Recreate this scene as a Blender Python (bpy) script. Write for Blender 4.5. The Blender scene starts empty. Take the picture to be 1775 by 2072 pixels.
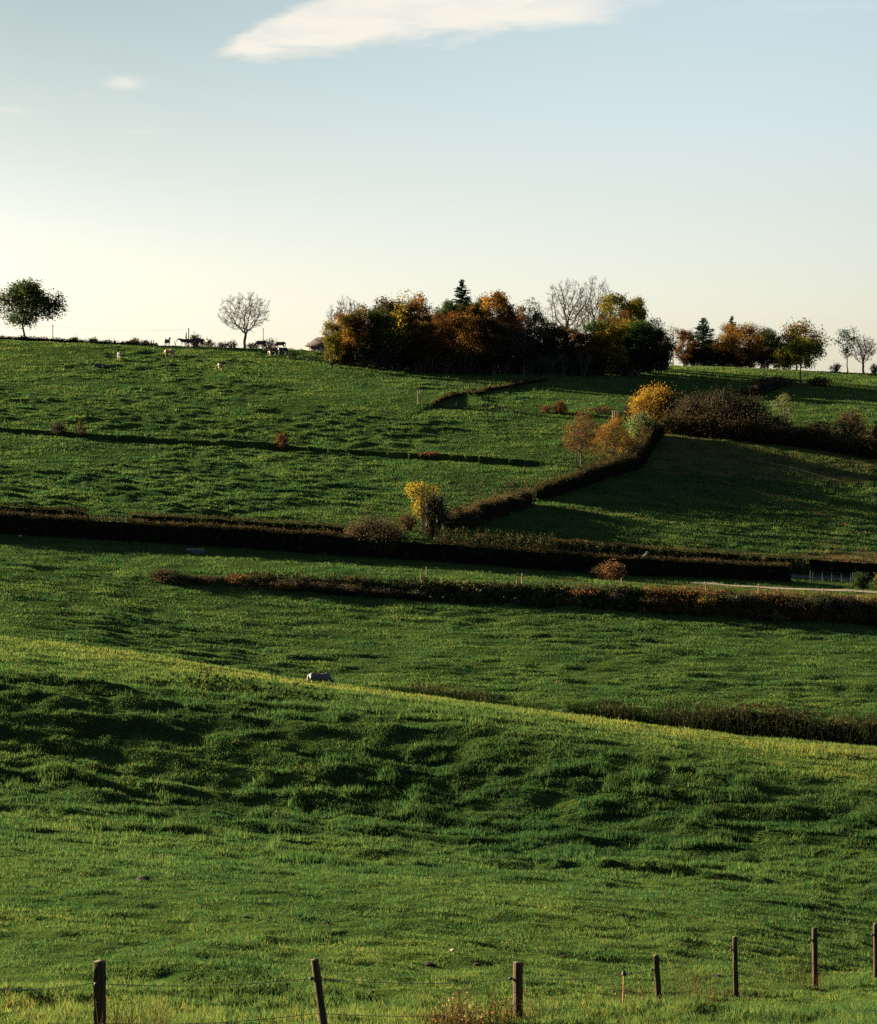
import bpy, bmesh, math, random
import numpy as np
from mathutils import Vector, Matrix
S = bpy.context.scene
COL = S.collection
# ------------------------------------------------------------------ camera, sky, sun, exposure
F, CX, HY = 4200.0, 887.5, 900.0        # focal length, picture centre and eye level, in units of a 1775 x 2072 picture
cd = bpy.data.cameras.new("camera"); cam = bpy.data.objects.new("camera", cd); COL.objects.link(cam)
cam.location = (0, 0, 0); cam.rotation_euler = (math.pi / 2, 0, 0)
cd.sensor_fit = 'VERTICAL'; cd.sensor_height = 36; cd.lens = 36 * F / 2072
cd.shift_y = (HY - 1036) / 2072; cd.clip_end = 20000; cd.clip_start = .1
S.camera = cam
SUN_AZ, SUN_EL = math.radians(57), math.radians(13.3)    # to the left of the view direction, above the horizon
LD = Vector((-math.sin(SUN_AZ) * math.cos(SUN_EL), math.cos(SUN_AZ) * math.cos(SUN_EL), math.sin(SUN_EL)))
sl = bpy.data.lights.new("sun", 'SUN'); so = bpy.data.objects.new("sun", sl); COL.objects.link(so)
sl.energy = 5.0; sl.angle = math.radians(.5); sl.color = (1, .84, .56)
so.rotation_euler = LD.to_track_quat('Z', 'Y').to_euler(); so.location = (-60, 40, 60)
S.view_settings.view_transform = 'Standard'; S.view_settings.look = 'None'
S.view_settings.exposure = 2.62; S.view_settings.gamma = 1
S.cycles.use_denoising = False
S.cycles.max_bounces = 6; S.cycles.transmission_bounces = 4; S.cycles.diffuse_bounces = 3
S.cycles.caustics_reflective = False; S.cycles.caustics_refractive = False

class NT:
    """small helper to wire nodes"""
    def __init__(s, nt): s.t = nt; nt.nodes.clear()
    def n(s, kind, _in=None, **kw):
        nd = s.t.nodes.new(kind)
        for k, v in kw.items(): setattr(nd, k, v)
        for k, v in (_in or {}).items():
            if isinstance(v, bpy.types.NodeSocket): s.t.links.new(v, nd.inputs[k])
            else: nd.inputs[k].default_value = v
        return nd
    def m(s, op, a, b=0.0, c=None, clamp=False):
        d = {0: a, 1: b}
        if c is not None: d[2] = c
        return s.n('ShaderNodeMath', d, operation=op, use_clamp=clamp).outputs[0]
    def mix(s, f, a, b, mode='MIX'):
        nd = s.n('ShaderNodeMix', data_type='RGBA', blend_type=mode)
        for i, v in ((0, f), (6, a), (7, b)):
            if isinstance(v, bpy.types.NodeSocket): s.t.links.new(v, nd.inputs[i])
            else: nd.inputs[i].default_value = v if i == 0 else (*v, 1) if len(v) == 3 else v
        return nd.outputs[2]
    def ramp(s, f, *stops, interp='LINEAR'):
        r = s.n('ShaderNodeValToRGB', {0: f}); e = r.color_ramp; e.interpolation = interp
        while len(e.elements) < len(stops): e.elements.new(.5)
        for el, (p, c) in zip(e.elements, stops):
            el.position = p; el.color = (c, c, c, 1) if not hasattr(c, '__len__') else (*c, 1)
        return r.outputs[0]
    def ss(s, x, lo, hi): return s.n('ShaderNodeMapRange', {0: x, 1: lo, 2: hi, 3: 0.0, 4: 1.0}, interpolation_type='SMOOTHSTEP').outputs[0]

def build_world():
    w = bpy.data.worlds.new("World"); S.world = w; w.use_nodes = True
    t = NT(w.node_tree)
    sky = t.n('ShaderNodeTexSky', sky_type='NISHITA', sun_disc=False, sun_elevation=SUN_EL, sun_rotation=-SUN_AZ,
              air_density=1.0, dust_density=1.6, ozone_density=1.6, altitude=150)
    g = t.n('ShaderNodeTexCoord').outputs['Generated']
    sp = t.n('ShaderNodeSeparateXYZ', {0: g}); x, y, z = sp.outputs
    yy = t.m('MAXIMUM', y, .02)
    u = t.m('DIVIDE', x, yy); v = t.m('DIVIDE', z, yy)      # position on the sky ahead
    uv = t.n('ShaderNodeCombineXYZ', {0: u, 1: v, 2: 0.0}).outputs[0]
    front = t.ss(y, .3, .6)
    def P(px, py): return (px - CX) / F, (HY - py) / F
    # fibrous noise streaming along the wind
    mp = t.n('ShaderNodeMapping', {0: uv, 2: (0, 0, math.radians(-14)), 3: (22, 95, 1)}).outputs[0]
    fib = t.n('ShaderNodeTexNoise', {'Vector': mp, 'Scale': 1.0, 'Detail': 7.0, 'Roughness': .6, 'Distortion': .5}).outputs[0]
    mp2 = t.n('ShaderNodeMapping', {0: uv, 2: (0, 0, math.radians(-12)), 3: (7, 24, 1)}).outputs[0]
    big = t.n('ShaderNodeTexNoise', {'Vector': mp2, 'Scale': 1.3, 'Detail': 4.0, 'Roughness': .55}).outputs[0]
    wob = t.m('ADD', t.m('MULTIPLY', t.m('SUBTRACT', fib, .5), .016), t.m('MULTIPLY', t.m('SUBTRACT', big, .5), .022))
    vv = t.m('ADD', v, wob); 
    def wedge(xa, xb, loA, loB, hiA, hiB, soft, powr=1.0):
        """a streak between two lines in (u,v); starts at xa, fades by xb"""
        (ua, _), (ub, _) = P(xa, 0), P(xb, 0)
        s_ = t.m('DIVIDE', t.m('SUBTRACT', u, ua), ub - ua)
        lo = t.m('MULTIPLY_ADD', s_, (loA - loB) / F, (HY - loA) / F)
        hi = t.m('MULTIPLY_ADD', t.m('POWER', t.m('MAXIMUM', s_, 0.0), powr), (hiA - hiB) / F, (HY - hiA) / F)
        a = t.ss(t.m('SUBTRACT', vv, lo), -soft * .3 / 100, soft * .7 / 100)
        b = t.ss(t.m('SUBTRACT', hi, vv), -soft * .3 / 100, soft * .7 / 100)
        return t.m('MULTIPLY', t.m('MULTIPLY', a, b), t.m('MULTIPLY', t.ss(s_, -.02, .08), t.m('SUBTRACT', 1.0, t.ss(s_, .9, 1.15))))
    def blob(cx, cy, rx, ry, k):
        """a small soft streak"""
        (uc, vc) = P(cx, cy); a = t.m('DIVIDE', t.m('SUBTRACT', u, uc), rx / F); b = t.m('DIVIDE', t.m('SUBTRACT', t.m('MULTIPLY_ADD', wob, .6, v), vc), ry / F)
        r2 = t.m('ADD', t.m('MULTIPLY', a, a), t.m('MULTIPLY', b, b))
        return t.m('MULTIPLY', t.m('POWER', 2.718, t.m('MULTIPLY', r2, -1.0)), k)
    c1 = wedge(425, 1200, 121, 50, 108, -190, .8, .78)
    c2 = t.m('MULTIPLY', wedge(880, 1330, 116, 10, 92, -70, 1.0, .9), t.ss(fib, .34, .66))
    c1 = t.m('MULTIPLY', c1, t.m('MULTIPLY_ADD', t.ss(fib, .2, .55), .4, .6))
    cl = t.m('MAXIMUM', c1, t.m('MULTIPLY', c2, .75))
    for q in ((250, 176, 34, 9, .7), (15, 219, 45, 8, .35), (285, 267, 40, 6, .2), (172, 199, 14, 4, .15), (1700, 10, 260, 12, .12), (1560, 625, 200, 4, .12)):
        cl = t.m('MAXIMUM', cl, blob(*q))
    cl = t.m('MULTIPLY', cl, front)
    base = t.n('ShaderNodeHueSaturation', {'Saturation': .52, 'Color': sky.outputs[0]}).outputs[0]
    base = t.mix(1.0, base, (SKY_TINT), 'MULTIPLY')
    base = t.n('ShaderNodeGamma', {0: base, 1: SKY_GAMMA}).outputs[0]
    # the sky is palest low down towards the sun and much deeper overhead and behind
    low = t.m('SUBTRACT', 1.0, t.ss(z, .16, .75)); frontal = t.ss(t.m('MULTIPLY_ADD', x, -.45, y), -.5, .6)
    dim = t.m('MULTIPLY_ADD', t.m('MULTIPLY', low, frontal), .40, .60)
    hi = t.ss(z, .06, .23); glow = t.ss(t.m('MULTIPLY', u, -1.0), -.22, .25)
    dim = t.m('MULTIPLY', t.m('MULTIPLY', dim, t.m('SUBTRACT', 1.0, t.m('MULTIPLY', hi, .02))), t.m('SUBTRACT', .80, t.m('MULTIPLY', glow, t.m('MULTIPLY_ADD', hi, .20, .14))))
    over = t.m('SUBTRACT', 1.0, t.m('MULTIPLY', low, frontal))
    base = t.mix(t.m('MULTIPLY', over, .8), base, t.mix(1.0, base, (.72, .95, 1.45), 'MULTIPLY'))
    base = t.mix(1.0, base, t.n('ShaderNodeCombineXYZ', {0: t.m('MULTIPLY', dim, t.m('SUBTRACT', 1.0, t.m('MULTIPLY', hi, .13))), 1: dim, 2: t.m('MULTIPLY', dim, t.m('MULTIPLY_ADD', hi, t.m('MULTIPLY_ADD', glow, -.06, .05), 1.0))}).outputs[0], 'MULTIPLY')
    colr = t.mix(cl, base, CLOUD)
    bg = t.n('ShaderNodeBackground', {0: colr, 1: SKY_STR})
    out = t.n('ShaderNodeOutputWorld', {0: bg.outputs[0]})
SKY_TINT, SKY_GAMMA, SKY_STR, CLOUD = (.925, .875, .81), 1.0, .05, (3.05, 2.92, 2.6)
build_world()

# ------------------------------------------------------------------ noise and the shape of the land
def _h(ix, iy, s):
    n = (ix.astype(np.int64) * 374761393 + iy.astype(np.int64) * 668265263 + s * 1442695041) & 0x7fffffff
    n = ((n ^ (n >> 13)) * 1274126177) & 0x7fffffff
    return ((n ^ (n >> 16)) & 0xffff) / 65535.0
def vnoise(x, y, s=0):
    ix, iy = np.floor(x), np.floor(y); fx, fy = x - ix, y - iy
    fx = fx * fx * fx * (fx * (fx * 6 - 15) + 10); fy = fy * fy * fy * (fy * (fy * 6 - 15) + 10)
    a, b, c, d = _h(ix, iy, s), _h(ix + 1, iy, s), _h(ix, iy + 1, s), _h(ix + 1, iy + 1, s)
    return (a + (b - a) * fx) * (1 - fy) + (c + (d - c) * fx) * fy
def fbm(x, y, s=0, o=3, g=.5):
    r, a, t = 0, 1.0, 0
    for k in range(o):
        c, q = math.cos(.7 * k + .3), math.sin(.7 * k + .3)
        r = r + a * (vnoise((x * c - y * q) * 2**k, (x * q + y * c) * 2**k, s + k) - .5); t += a; a *= g
    return r / t * 2
def sstep(x, a, b): t = np.clip((x - a) / (b - a), 0, 1); return t * t * (3 - 2 * t)

XS = np.arange(-700, 2500, 20.0)                   # columns of the control table, picture units
def row(*p):                                       # points (x, y, d): a line across the land, smoothed
    p = np.array(p, float); y = np.interp(XS, p[:, 0], p[:, 1]); d = np.interp(XS, p[:, 0], p[:, 2])
    sy = (p[1, 1] - p[0, 1]) / (p[1, 0] - p[0, 0]); ey = (p[-1, 1] - p[-2, 1]) / (p[-1, 0] - p[-2, 0])
    y = np.where(XS < p[0, 0], p[0, 1] + .6 * sy * (XS - p[0, 0]), np.where(XS > p[-1, 0], p[-1, 1] + .6 * ey * (XS - p[-1, 0]), y))
    k = np.exp(-np.linspace(-2, 2, 9)**2); k /= k.sum()
    y = np.convolve(np.pad(y, 4, 'reflect', reflect_type='odd'), k, 'valid'); d = np.convolve(np.pad(d, 4, 'edge'), k, 'valid')
    return d, -(y - HY) / F * d
def zrow(d, z): return np.full(XS.shape, float(d)), np.full(XS.shape, 1.0) * z
R = []
R.append(zrow(.5, -1.7)); R.append(zrow(8, -3.1)); R.append(zrow(18, -5.45))
R.append(row((-300, 2190, 19.5), (203, 2145, 23), (640, 2112, 26), (1050, 2072, 30), (1327, 2040, 34), (1490, 2026, 37), (1650, 2001, 41), (1775, 1984, 44), (2200, 1935, 56)))
R.append(row((-300, 2080, 27), (203, 2045, 30), (640, 2008, 34), (1050, 1990, 38), (1327, 1978, 41), (1490, 1972, 43), (1650, 1960, 47), (1775, 1950, 51), (2200, 1880, 63)))
R.append(row((-300, 1785, 50), (887, 1815, 54), (1775, 1850, 60), (2200, 1840, 66)))
R.append(row((-400, 1575, 84), (0, 1605, 83), (400, 1640, 82), (887, 1680, 81), (1300, 1710, 77), (1775, 1745, 73), (2200, 1755, 76)))
ridge = row((-400, 1250, 135), (0, 1290, 128), (200, 1312, 124), (400, 1345, 120), (600, 1378, 117), (700, 1391, 116), (900, 1416, 112), (1100, 1441, 109), (1300, 1466, 106), (1500, 1491, 103), (1775, 1516, 100), (2200, 1550, 97))
RIDGE_D = lambda px: np.interp(px, XS, ridge[0])
R.append(row((-400, 1312, 102), (0, 1362, 101), (400, 1411, 98), (887, 1458, 93), (1300, 1515, 88), (1775, 1590, 84), (2200, 1620, 85)))
R.append(ridge)
R.append(row((-400, 1280, 150), (0, 1320, 142), (645, 1413, 134), (887, 1446, 132), (1320, 1502, 126), (1775, 1548, 119), (2200, 1595, 116)))
R.append(row((-400, 1235, 166), (0, 1268, 162), (645, 1384, 152), (887, 1398, 150), (1320, 1415, 149), (1775, 1435, 149), (2200, 1455, 149)))
R.append(row((-400, 1105, 202), (0, 1146, 204), (310, 1181, 205), (600, 1197, 205), (800, 1213, 204), (1100, 1227, 204), (1400, 1252, 203), (1775, 1273, 203), (2200, 1300, 203)))
R.append(row((-400, 1095, 207), (0, 1137, 208), (250, 1166, 208.5), (310, 1165, 208), (600, 1172, 208), (860, 1182, 208), (1060, 1188, 208), (1250, 1196, 208), (1430, 1207, 208), (1775, 1225, 208), (2200, 1255, 208)))
r11 = row((-400, 1050, 232), (0, 1083, 232), (400, 1107, 232), (700, 1127, 232), (900, 1140, 232), (1200, 1163, 232), (1640, 1183, 231), (1775, 1189, 231), (2200, 1215, 231))
r13 = row((-400, 1020, 245), (0, 1046, 244.5), (180, 1058, 244), (690, 1087, 244), (1000, 1112, 244), (1300, 1133, 244), (1640, 1158, 244), (1775, 1166, 244), (2200, 1195, 244))
R.append(r11); R.append(((r11[0] + r13[0]) / 2, (r11[1] + r13[1]) / 2 + .05)); R.append(r13)
R.append(row((-400, 845, 338), (0, 873, 335), (300, 894, 331), (600, 908, 328), (900, 928, 322), (1140, 943, 316), (1300, 955, 314), (1775, 1012, 306), (2200, 1060, 302)))
R.append(row((-400, 770, 402), (0, 780, 400), (500, 784, 398), (900, 801, 390), (1300, 835, 374), (1500, 848, 362), (1775, 868, 351), (2200, 900, 347)))
R.append(row((-400, 718, 452), (0, 724, 450), (500, 731, 449), (660, 738, 447), (900, 752, 445), (1110, 771, 430), (1300, 778, 440), (1775, 792, 452), (2200, 810, 455)))
cr = row((-400, 678, 500), (0, 690, 498), (250, 699, 496), (560, 707, 492), (660, 715, 490), (1000, 728, 498), (1290, 738, 525), (1500, 745, 535), (1775, 757, 540), (2200, 775, 540))
R.append((cr[0] - 12, cr[1] - .6)); R.append(cr); R.append((cr[0] + 60, cr[1] + 1.2)); R.append((cr[0] + 350, cr[1] - 14)); R.append(zrow(2200, -30.0)); R.append(zrow(9000, -60.0))
KD = np.array([r[0] for r in R]).T; KZ = np.array([r[1] for r in R]).T       # columns x knots
def pchip_slopes(D, Z):
    h = np.diff(D); dl = np.diff(Z) / h; m = np.zeros_like(Z)
    w1 = 2 * h[:, 1:] + h[:, :-1]; w2 = h[:, 1:] + 2 * h[:, :-1]
    ok = dl[:, 1:] * dl[:, :-1] > 0
    with np.errstate(divide='ignore', invalid='ignore'): hm = (w1 + w2) / (w1 / dl[:, :-1] + w2 / dl[:, 1:])
    m[:, 1:-1] = np.where(ok, hm, 0); m[:, 0] = dl[:, 0]; m[:, -1] = dl[:, -1]
    return m
KM = pchip_slopes(KD, KZ)
_c = np.linspace(-.235, .235, 640)
UC = np.concatenate([-np.geomspace(7, .245, 46), _c, np.geomspace(.245, 7, 46)])
_r = [1.2]
while _r[-1] < 620: _r.append(_r[-1] + max(.09, _r[-1] * (.0042 if _r[-1] > 18 else .03)) * (1.0 if _r[-1] < 130 else .62))
DR = np.array(_r + list(np.geomspace(640, 9000, 24)))
def base_table():
    T = np.zeros((len(UC), len(DR)))
    for i, u in enumerate(UC):
        x = np.clip(CX + u * F, XS[0], XS[-1] - 1e-3); j = int((x - XS[0]) // 20); t = (x - XS[j]) / 20
        D = KD[j] * (1 - t) + KD[j + 1] * t; Z = KZ[j] * (1 - t) + KZ[j + 1] * t; M = KM[j] * (1 - t) + KM[j + 1] * t
        k = np.clip(np.searchsorted(D, DR) - 1, 0, len(D) - 2); h = D[k + 1] - D[k]; s = np.clip((DR - D[k]) / h, 0, 1)
        T[i] = (2*s**3 - 3*s**2 + 1) * Z[k] + (s**3 - 2*s**2 + s) * h * M[k] + (-2*s**3 + 3*s**2) * Z[k+1] + (s**3 - s**2) * h * M[k+1]
    return T
ZT = base_table()
LR = np.log(DR)
def G(X, Y):
    """height of the ground"""
    X = np.asarray(X, float); Y = np.maximum(np.asarray(Y, float), 1.3); u = np.clip(X / Y, UC[0], UC[-1])
    i = np.clip(np.searchsorted(UC, u) - 1, 0, len(UC) - 2); j = np.clip(np.searchsorted(DR, Y) - 1, 0, len(DR) - 2)
    a = np.clip((u - UC[i]) / (UC[i + 1] - UC[i]), 0, 1); b = np.clip((Y - DR[j]) / (DR[j + 1] - DR[j]), 0, 1)
    return (ZT[i, j] * (1 - a) + ZT[i + 1, j] * a) * (1 - b) + (ZT[i, j + 1] * (1 - a) + ZT[i + 1, j + 1] * a) * b
def at(px, d):
    x = (px - CX) / F * d; return Vector((x, d, float(G(x, d))))
def gp(px, py, lo, hi):
    """the ground point seen at picture position (px, py), between depths lo and hi"""
    d = np.linspace(lo, hi, 400); x = (px - CX) / F * d; yy = HY - G(x, d) / d * F
    vis = np.minimum.accumulate(yy); k = int(np.argmax(vis <= py)) if (vis <= py).any() else 399
    return at(px, float(d[k]))
def poly_dist(X, Y, pts):
    """distance to a polyline and signed side (+ = left of travel)"""
    best = np.full(X.shape, 1e9); side = np.zeros(X.shape)
    for (ax, ay), (bx, by) in zip(pts[:-1], pts[1:]):
        dx, dy = bx - ax, by - ay; L2 = dx * dx + dy * dy
        t = np.clip(((X - ax) * dx + (Y - ay) * dy) / L2, 0, 1); qx, qy = X - ax - t * dx, Y - ay - t * dy
        d = np.hypot(qx, qy); m = d < best; best[m] = d[m]; side[m] = np.sign((dx * qy - dy * qx))[m]
    return best, side
def line_px(pts, lo, hi): return [tuple(gp(x, y, lo, hi)[:2]) for x, y in pts]
L_TRACK = line_px([(-300, 850), (0, 873), (160, 883), (300, 893), (450, 901), (600, 907), (760, 918), (900, 927), (1060, 938)], 290, 350)
L_CORNER = line_px([(874, 822), (893, 814), (912, 802), (940, 798), (990, 788), (1040, 781), (1100, 773)], 370, 440)
L_CORNER2 = line_px([(912, 801), (940, 800), (965, 808), (972, 822)], 370, 440)
L_LOWER = line_px([(874, 822), (951, 829), (1016, 834), (1086, 841), (1170, 850)], 350, 420)
XT = UC[:, None] * DR[None, :]; YT = np.broadcast_to(DR[None, :], XT.shape).copy()
def add_relief():
    global ZT
    X, Y = XT, YT; add = np.zeros_like(X)
    core = np.abs(X / Y) < .35
    d, s = poly_dist(X, Y, L_TRACK); e = sstep(np.abs(X / Y), .34, .24)
    add += np.where(s > 0, 0, -1) * .0 - .55 * np.exp(-((d - .9) / 1.3)**2) * (s < 0) * e + .25 * np.exp(-(d / 2.2)**2) * (s > 0) * e - .55 * np.exp(-d / 5) * sstep(d, 0, .9) * (s < 0) * e
    d, s = poly_dist(X, Y, L_CORNER); add += -.45 * np.exp(-d / 6) * sstep(d, 0, 1.1) * (s < 0) + .15 * np.exp(-(d / 1.6)**2)
    d, s = poly_dist(X, Y, L_CORNER2); add += .55 * np.exp(-(d / 2.0)**2)
    d, s = poly_dist(X, Y, L_LOWER); add += -.35 * np.exp(-(d / 1.2)**2)
    # tussocks and hummocks
    Yn = Y * 112 / RIDGE_D(CX + X / Y * F); near = sstep(Yn, 62, 76) * sstep(Yn, 124, 112)
    wob = fbm(X / 18, Y / 18, 5, 2)
    Yt = Y + .28 * X; a = fbm(X / 5.6 + .35 * wob, Yt / 1.75, 11, 3, .58); b = fbm(X / 13, Y / 9, 21, 2)
    hum = np.clip(a + .12, 0, 2)**.85
    patch = .35 + .65 * sstep(fbm(X / 30, Y / 20, 31, 2), -.35, .25)
    topsoft = 1 - .8 * sstep(Yn, 84, 97)
    add += near * (.82 * hum * patch * topsoft * (.7 + .3 * sstep(CX + X / Y * F, 1500, 1100)) + .05 * b * topsoft + .24 * topsoft * fbm(X / 1.7, Yt / .9, 13, 2))
    fore = sstep(Y, 16, 24) * sstep(Y, 82, 66) * (1 - .25 * sstep(Y, 36, 50))
    add += fore * (.10 * fbm(X / .9, Y / .9, 41, 2) + .12 * fbm(X / 3.1, Y / 3.1, 43, 2))
    bank = np.exp(-((Y - np.interp(CX + X / Y * F, [0, 1050, 1327, 1775, 2200], [20, 28, 31, 39, 50])) / 4.0)**2)
    add += bank * (.16 * fbm(X / 1.1, Y / 1.1, 47, 2)) * core
    val = sstep(Yn, 136, 150) * sstep(Y, 204, 198)
    ph = sstep(fbm(X / 26, Y / 22, 51, 2), -.3, .35)
    add += val * (.10 + .2 * ph) * fbm(X / 2.6, Y / 1.6, 53, 2) + val * .07 * fbm(X / 11, Y / 13, 55, 2)
    up = sstep(Y, 247, 256) * sstep(Y, 560, 500)
    pu = sstep(fbm(X / 34, Y / 40, 61, 2), -.45, .3)
    pasture = sstep((X - .075 * Y), 12, 0)                # the right-hand field is smoother
    add += up * (.12 + .50 * pu * (.35 + .65 * pasture)) * (np.clip(fbm(X / 3.0, Y / 1.9, 63, 2, .6) + .2, 0, 2)**1.2) + up * .35 * fbm(X / 38, Y / 30, 65, 2) * sstep(Y, 485, 440)
    verge = sstep(Y, 206, 210) * sstep(Y, 232, 228)
    add += verge * .08 * fbm(X / 2, Y / 2, 71, 2)
    bk = np.exp(-((Y - 206) / 3.0)**2); add += bk * .45 * fbm(X / 3.2, Y / 3, 73, 3)
    ZT = ZT + add * sstep(np.abs(X / Y), 1.2, .5)
add_relief()

# ------------------------------------------------------------------ building helpers
def tag(o, label=None, cat=None, group=None, kind=None):
    for k, v in (('label', label), ('category', cat), ('group', group), ('kind', kind)):
        if v: o[k] = v
    return o
def raw_mesh(name, V, faces, mats=(), attr=None, smooth=False, fm=None):
    """faces: list of (n x k) int arrays"""
    me = bpy.data.meshes.new(name); V = np.asarray(V, np.float32)
    me.vertices.add(len(V)); me.vertices.foreach_set('co', V.ravel())
    loops = np.concatenate([np.asarray(f, np.int32).ravel() for f in faces]); sizes = np.concatenate([np.full(len(f), f.shape[1], np.int32) for f in faces])
    starts = np.concatenate([[0], np.cumsum(sizes)[:-1]]).astype(np.int32)
    me.loops.add(len(loops)); me.loops.foreach_set('vertex_index', loops)
    me.polygons.add(len(sizes)); me.polygons.foreach_set('loop_start', starts); me.polygons.foreach_set('loop_total', sizes)
    if fm is not None: me.polygons.foreach_set('material_index', np.asarray(fm, np.int32))
    if smooth: me.polygons.foreach_set('use_smooth', np.ones(len(sizes), bool))
    for m in mats: me.materials.append(m)
    me.update(calc_edges=True)
    for k, v in (attr or {}).items():
        a = me.attributes.new(k, 'FLOAT', 'POINT'); a.data.foreach_set('value', np.asarray(v, np.float32))
    return me
def link(name, me, loc=(0, 0, 0), parent=None, rz=0, sc=1):
    o = bpy.data.objects.new(name, me); COL.objects.link(o); o.location = loc; o.rotation_euler = (0, 0, rz)
    o.scale = (sc,) * 3 if not hasattr(sc, '__len__') else sc
    if parent: o.parent = parent
    return o
def tubes(P0, P1, r0, r1, sides=5):
    """frusta from P0 to P1"""
    P0, P1 = np.asarray(P0, float), np.asarray(P1, float); n = len(P0)
    d = P1 - P0; d /= np.maximum(np.linalg.norm(d, axis=1, keepdims=True), 1e-9)
    ref = np.where(np.abs(d[:, 2:3]) > .9, [[1, 0, 0]], [[0, 0, 1]]); a = np.cross(d, ref); a /= np.linalg.norm(a, axis=1, keepdims=True); b = np.cross(d, a)
    th = np.arange(sides) / sides * 2 * np.pi; ring = a[:, None] * np.cos(th)[None, :, None] + b[:, None] * np.sin(th)[None, :, None]
    V = np.concatenate([P0[:, None] + ring * np.asarray(r0)[:, None, None], P1[:, None] + ring * np.asarray(r1)[:, None, None]], 1).reshape(-1, 3)
    k = np.arange(sides); q = np.stack([k, (k + 1) % sides, (k + 1) % sides + sides, k + sides], 1)
    Q = (q[None] + (np.arange(n) * 2 * sides)[:, None, None]).reshape(-1, 4)
    cap = (k[None] + sides + (np.arange(n) * 2 * sides)[:, None])
    return V, Q, cap
def quads_at(P, s, rng, tilt=1.0, asp=.8):
    """small random leaf faces centred on P"""
    n = len(P); a = rng.normal(size=(n, 3)); a[:, 2] *= tilt; a /= np.linalg.norm(a, axis=1, keepdims=True)
    b = rng.normal(size=(n, 3)); b -= (a * b).sum(1, keepdims=True) * a; b /= np.linalg.norm(b, axis=1, keepdims=True)
    s = np.broadcast_to(np.asarray(s, float), (n,))[:, None] * .5
    V = np.stack([P - a * s, P + b * s * asp, P + a * s, P - b * s * asp], 1).reshape(-1, 3)
    return V, np.arange(4 * n).reshape(-1, 4)
def join(parts):
    """[(V, [faces])] -> V, faces"""
    Vs, Fs, o = [], [], 0
    for V, fs in parts:
        Vs.append(V); Fs += [f + o for f in fs]; o += len(V)
    return np.concatenate(Vs), Fs

# ------------------------------------------------------------------ materials
def mat(name, fn):
    m = bpy.data.materials.new(name); m.use_nodes = True; t = NT(m.node_tree); sh = fn(t); t.n('ShaderNodeOutputMaterial', {0: sh}); return m
def leafmat(name, cols, trans=.45, scale=.35):
    """foliage: colour varies leaf by leaf and in drifts through the plant; light passes through"""
    def fn(t):
        v = t.n('ShaderNodeAttribute', attribute_name='v').outputs['Fac']
        ob = t.n('ShaderNodeObjectInfo').outputs['Random']
        ps = t.n('ShaderNodeTexCoord').outputs['Object']
        nz = t.n('ShaderNodeTexNoise', {'Vector': ps, 'Scale': scale, 'Detail': 2.0}).outputs[0]
        f = t.m('ADD', t.m('MULTIPLY', v, .5), t.m('ADD', t.m('MULTIPLY', t.m('SUBTRACT', nz, .5), 1.5), t.m('MULTIPLY_ADD', ob, .2, .15)), clamp=True)
        c = t.ramp(f, *[((i + .5) / len(cols), c) for i, c in enumerate(cols)])
        d = t.n('ShaderNodeBsdfDiffuse', {0: c}); tr = t.n('ShaderNodeBsdfTranslucent', {0: c})
        return t.n('ShaderNodeMixShader', {0: trans, 1: d.outputs[0], 2: tr.outputs[0]}).outputs[0]
    return mat(name, fn)
def plain(name, c1, c2, scale=6, rough=.9, stretch=(1, 1, 1), bump=.3, metal=0.0):
    def fn(t):
        ps = t.n('ShaderNodeMapping', {0: t.n('ShaderNodeTexCoord').outputs['Object'], 3: stretch}).outputs[0]
        nz = t.n('ShaderNodeTexNoise', {'Vector': ps, 'Scale': scale, 'Detail': 5.0, 'Roughness': .65}).outputs[0]
        c = t.mix(t.ss(nz, .3, .7), c1, c2)
        b = t.n('ShaderNodeBump', {'Strength': bump, 'Distance': .02, 'Height': nz}).outputs[0]
        return t.n('ShaderNodeBsdfPrincipled', {'Base Color': c, 'Roughness': rough, 'Normal': b, 'Metallic': metal, 'Specular IOR Level': .12}).outputs[0]
    return mat(name, fn)
GREEN = [(.012, .028, .010), (.022, .042, .012), (.04, .062, .016)]
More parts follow.
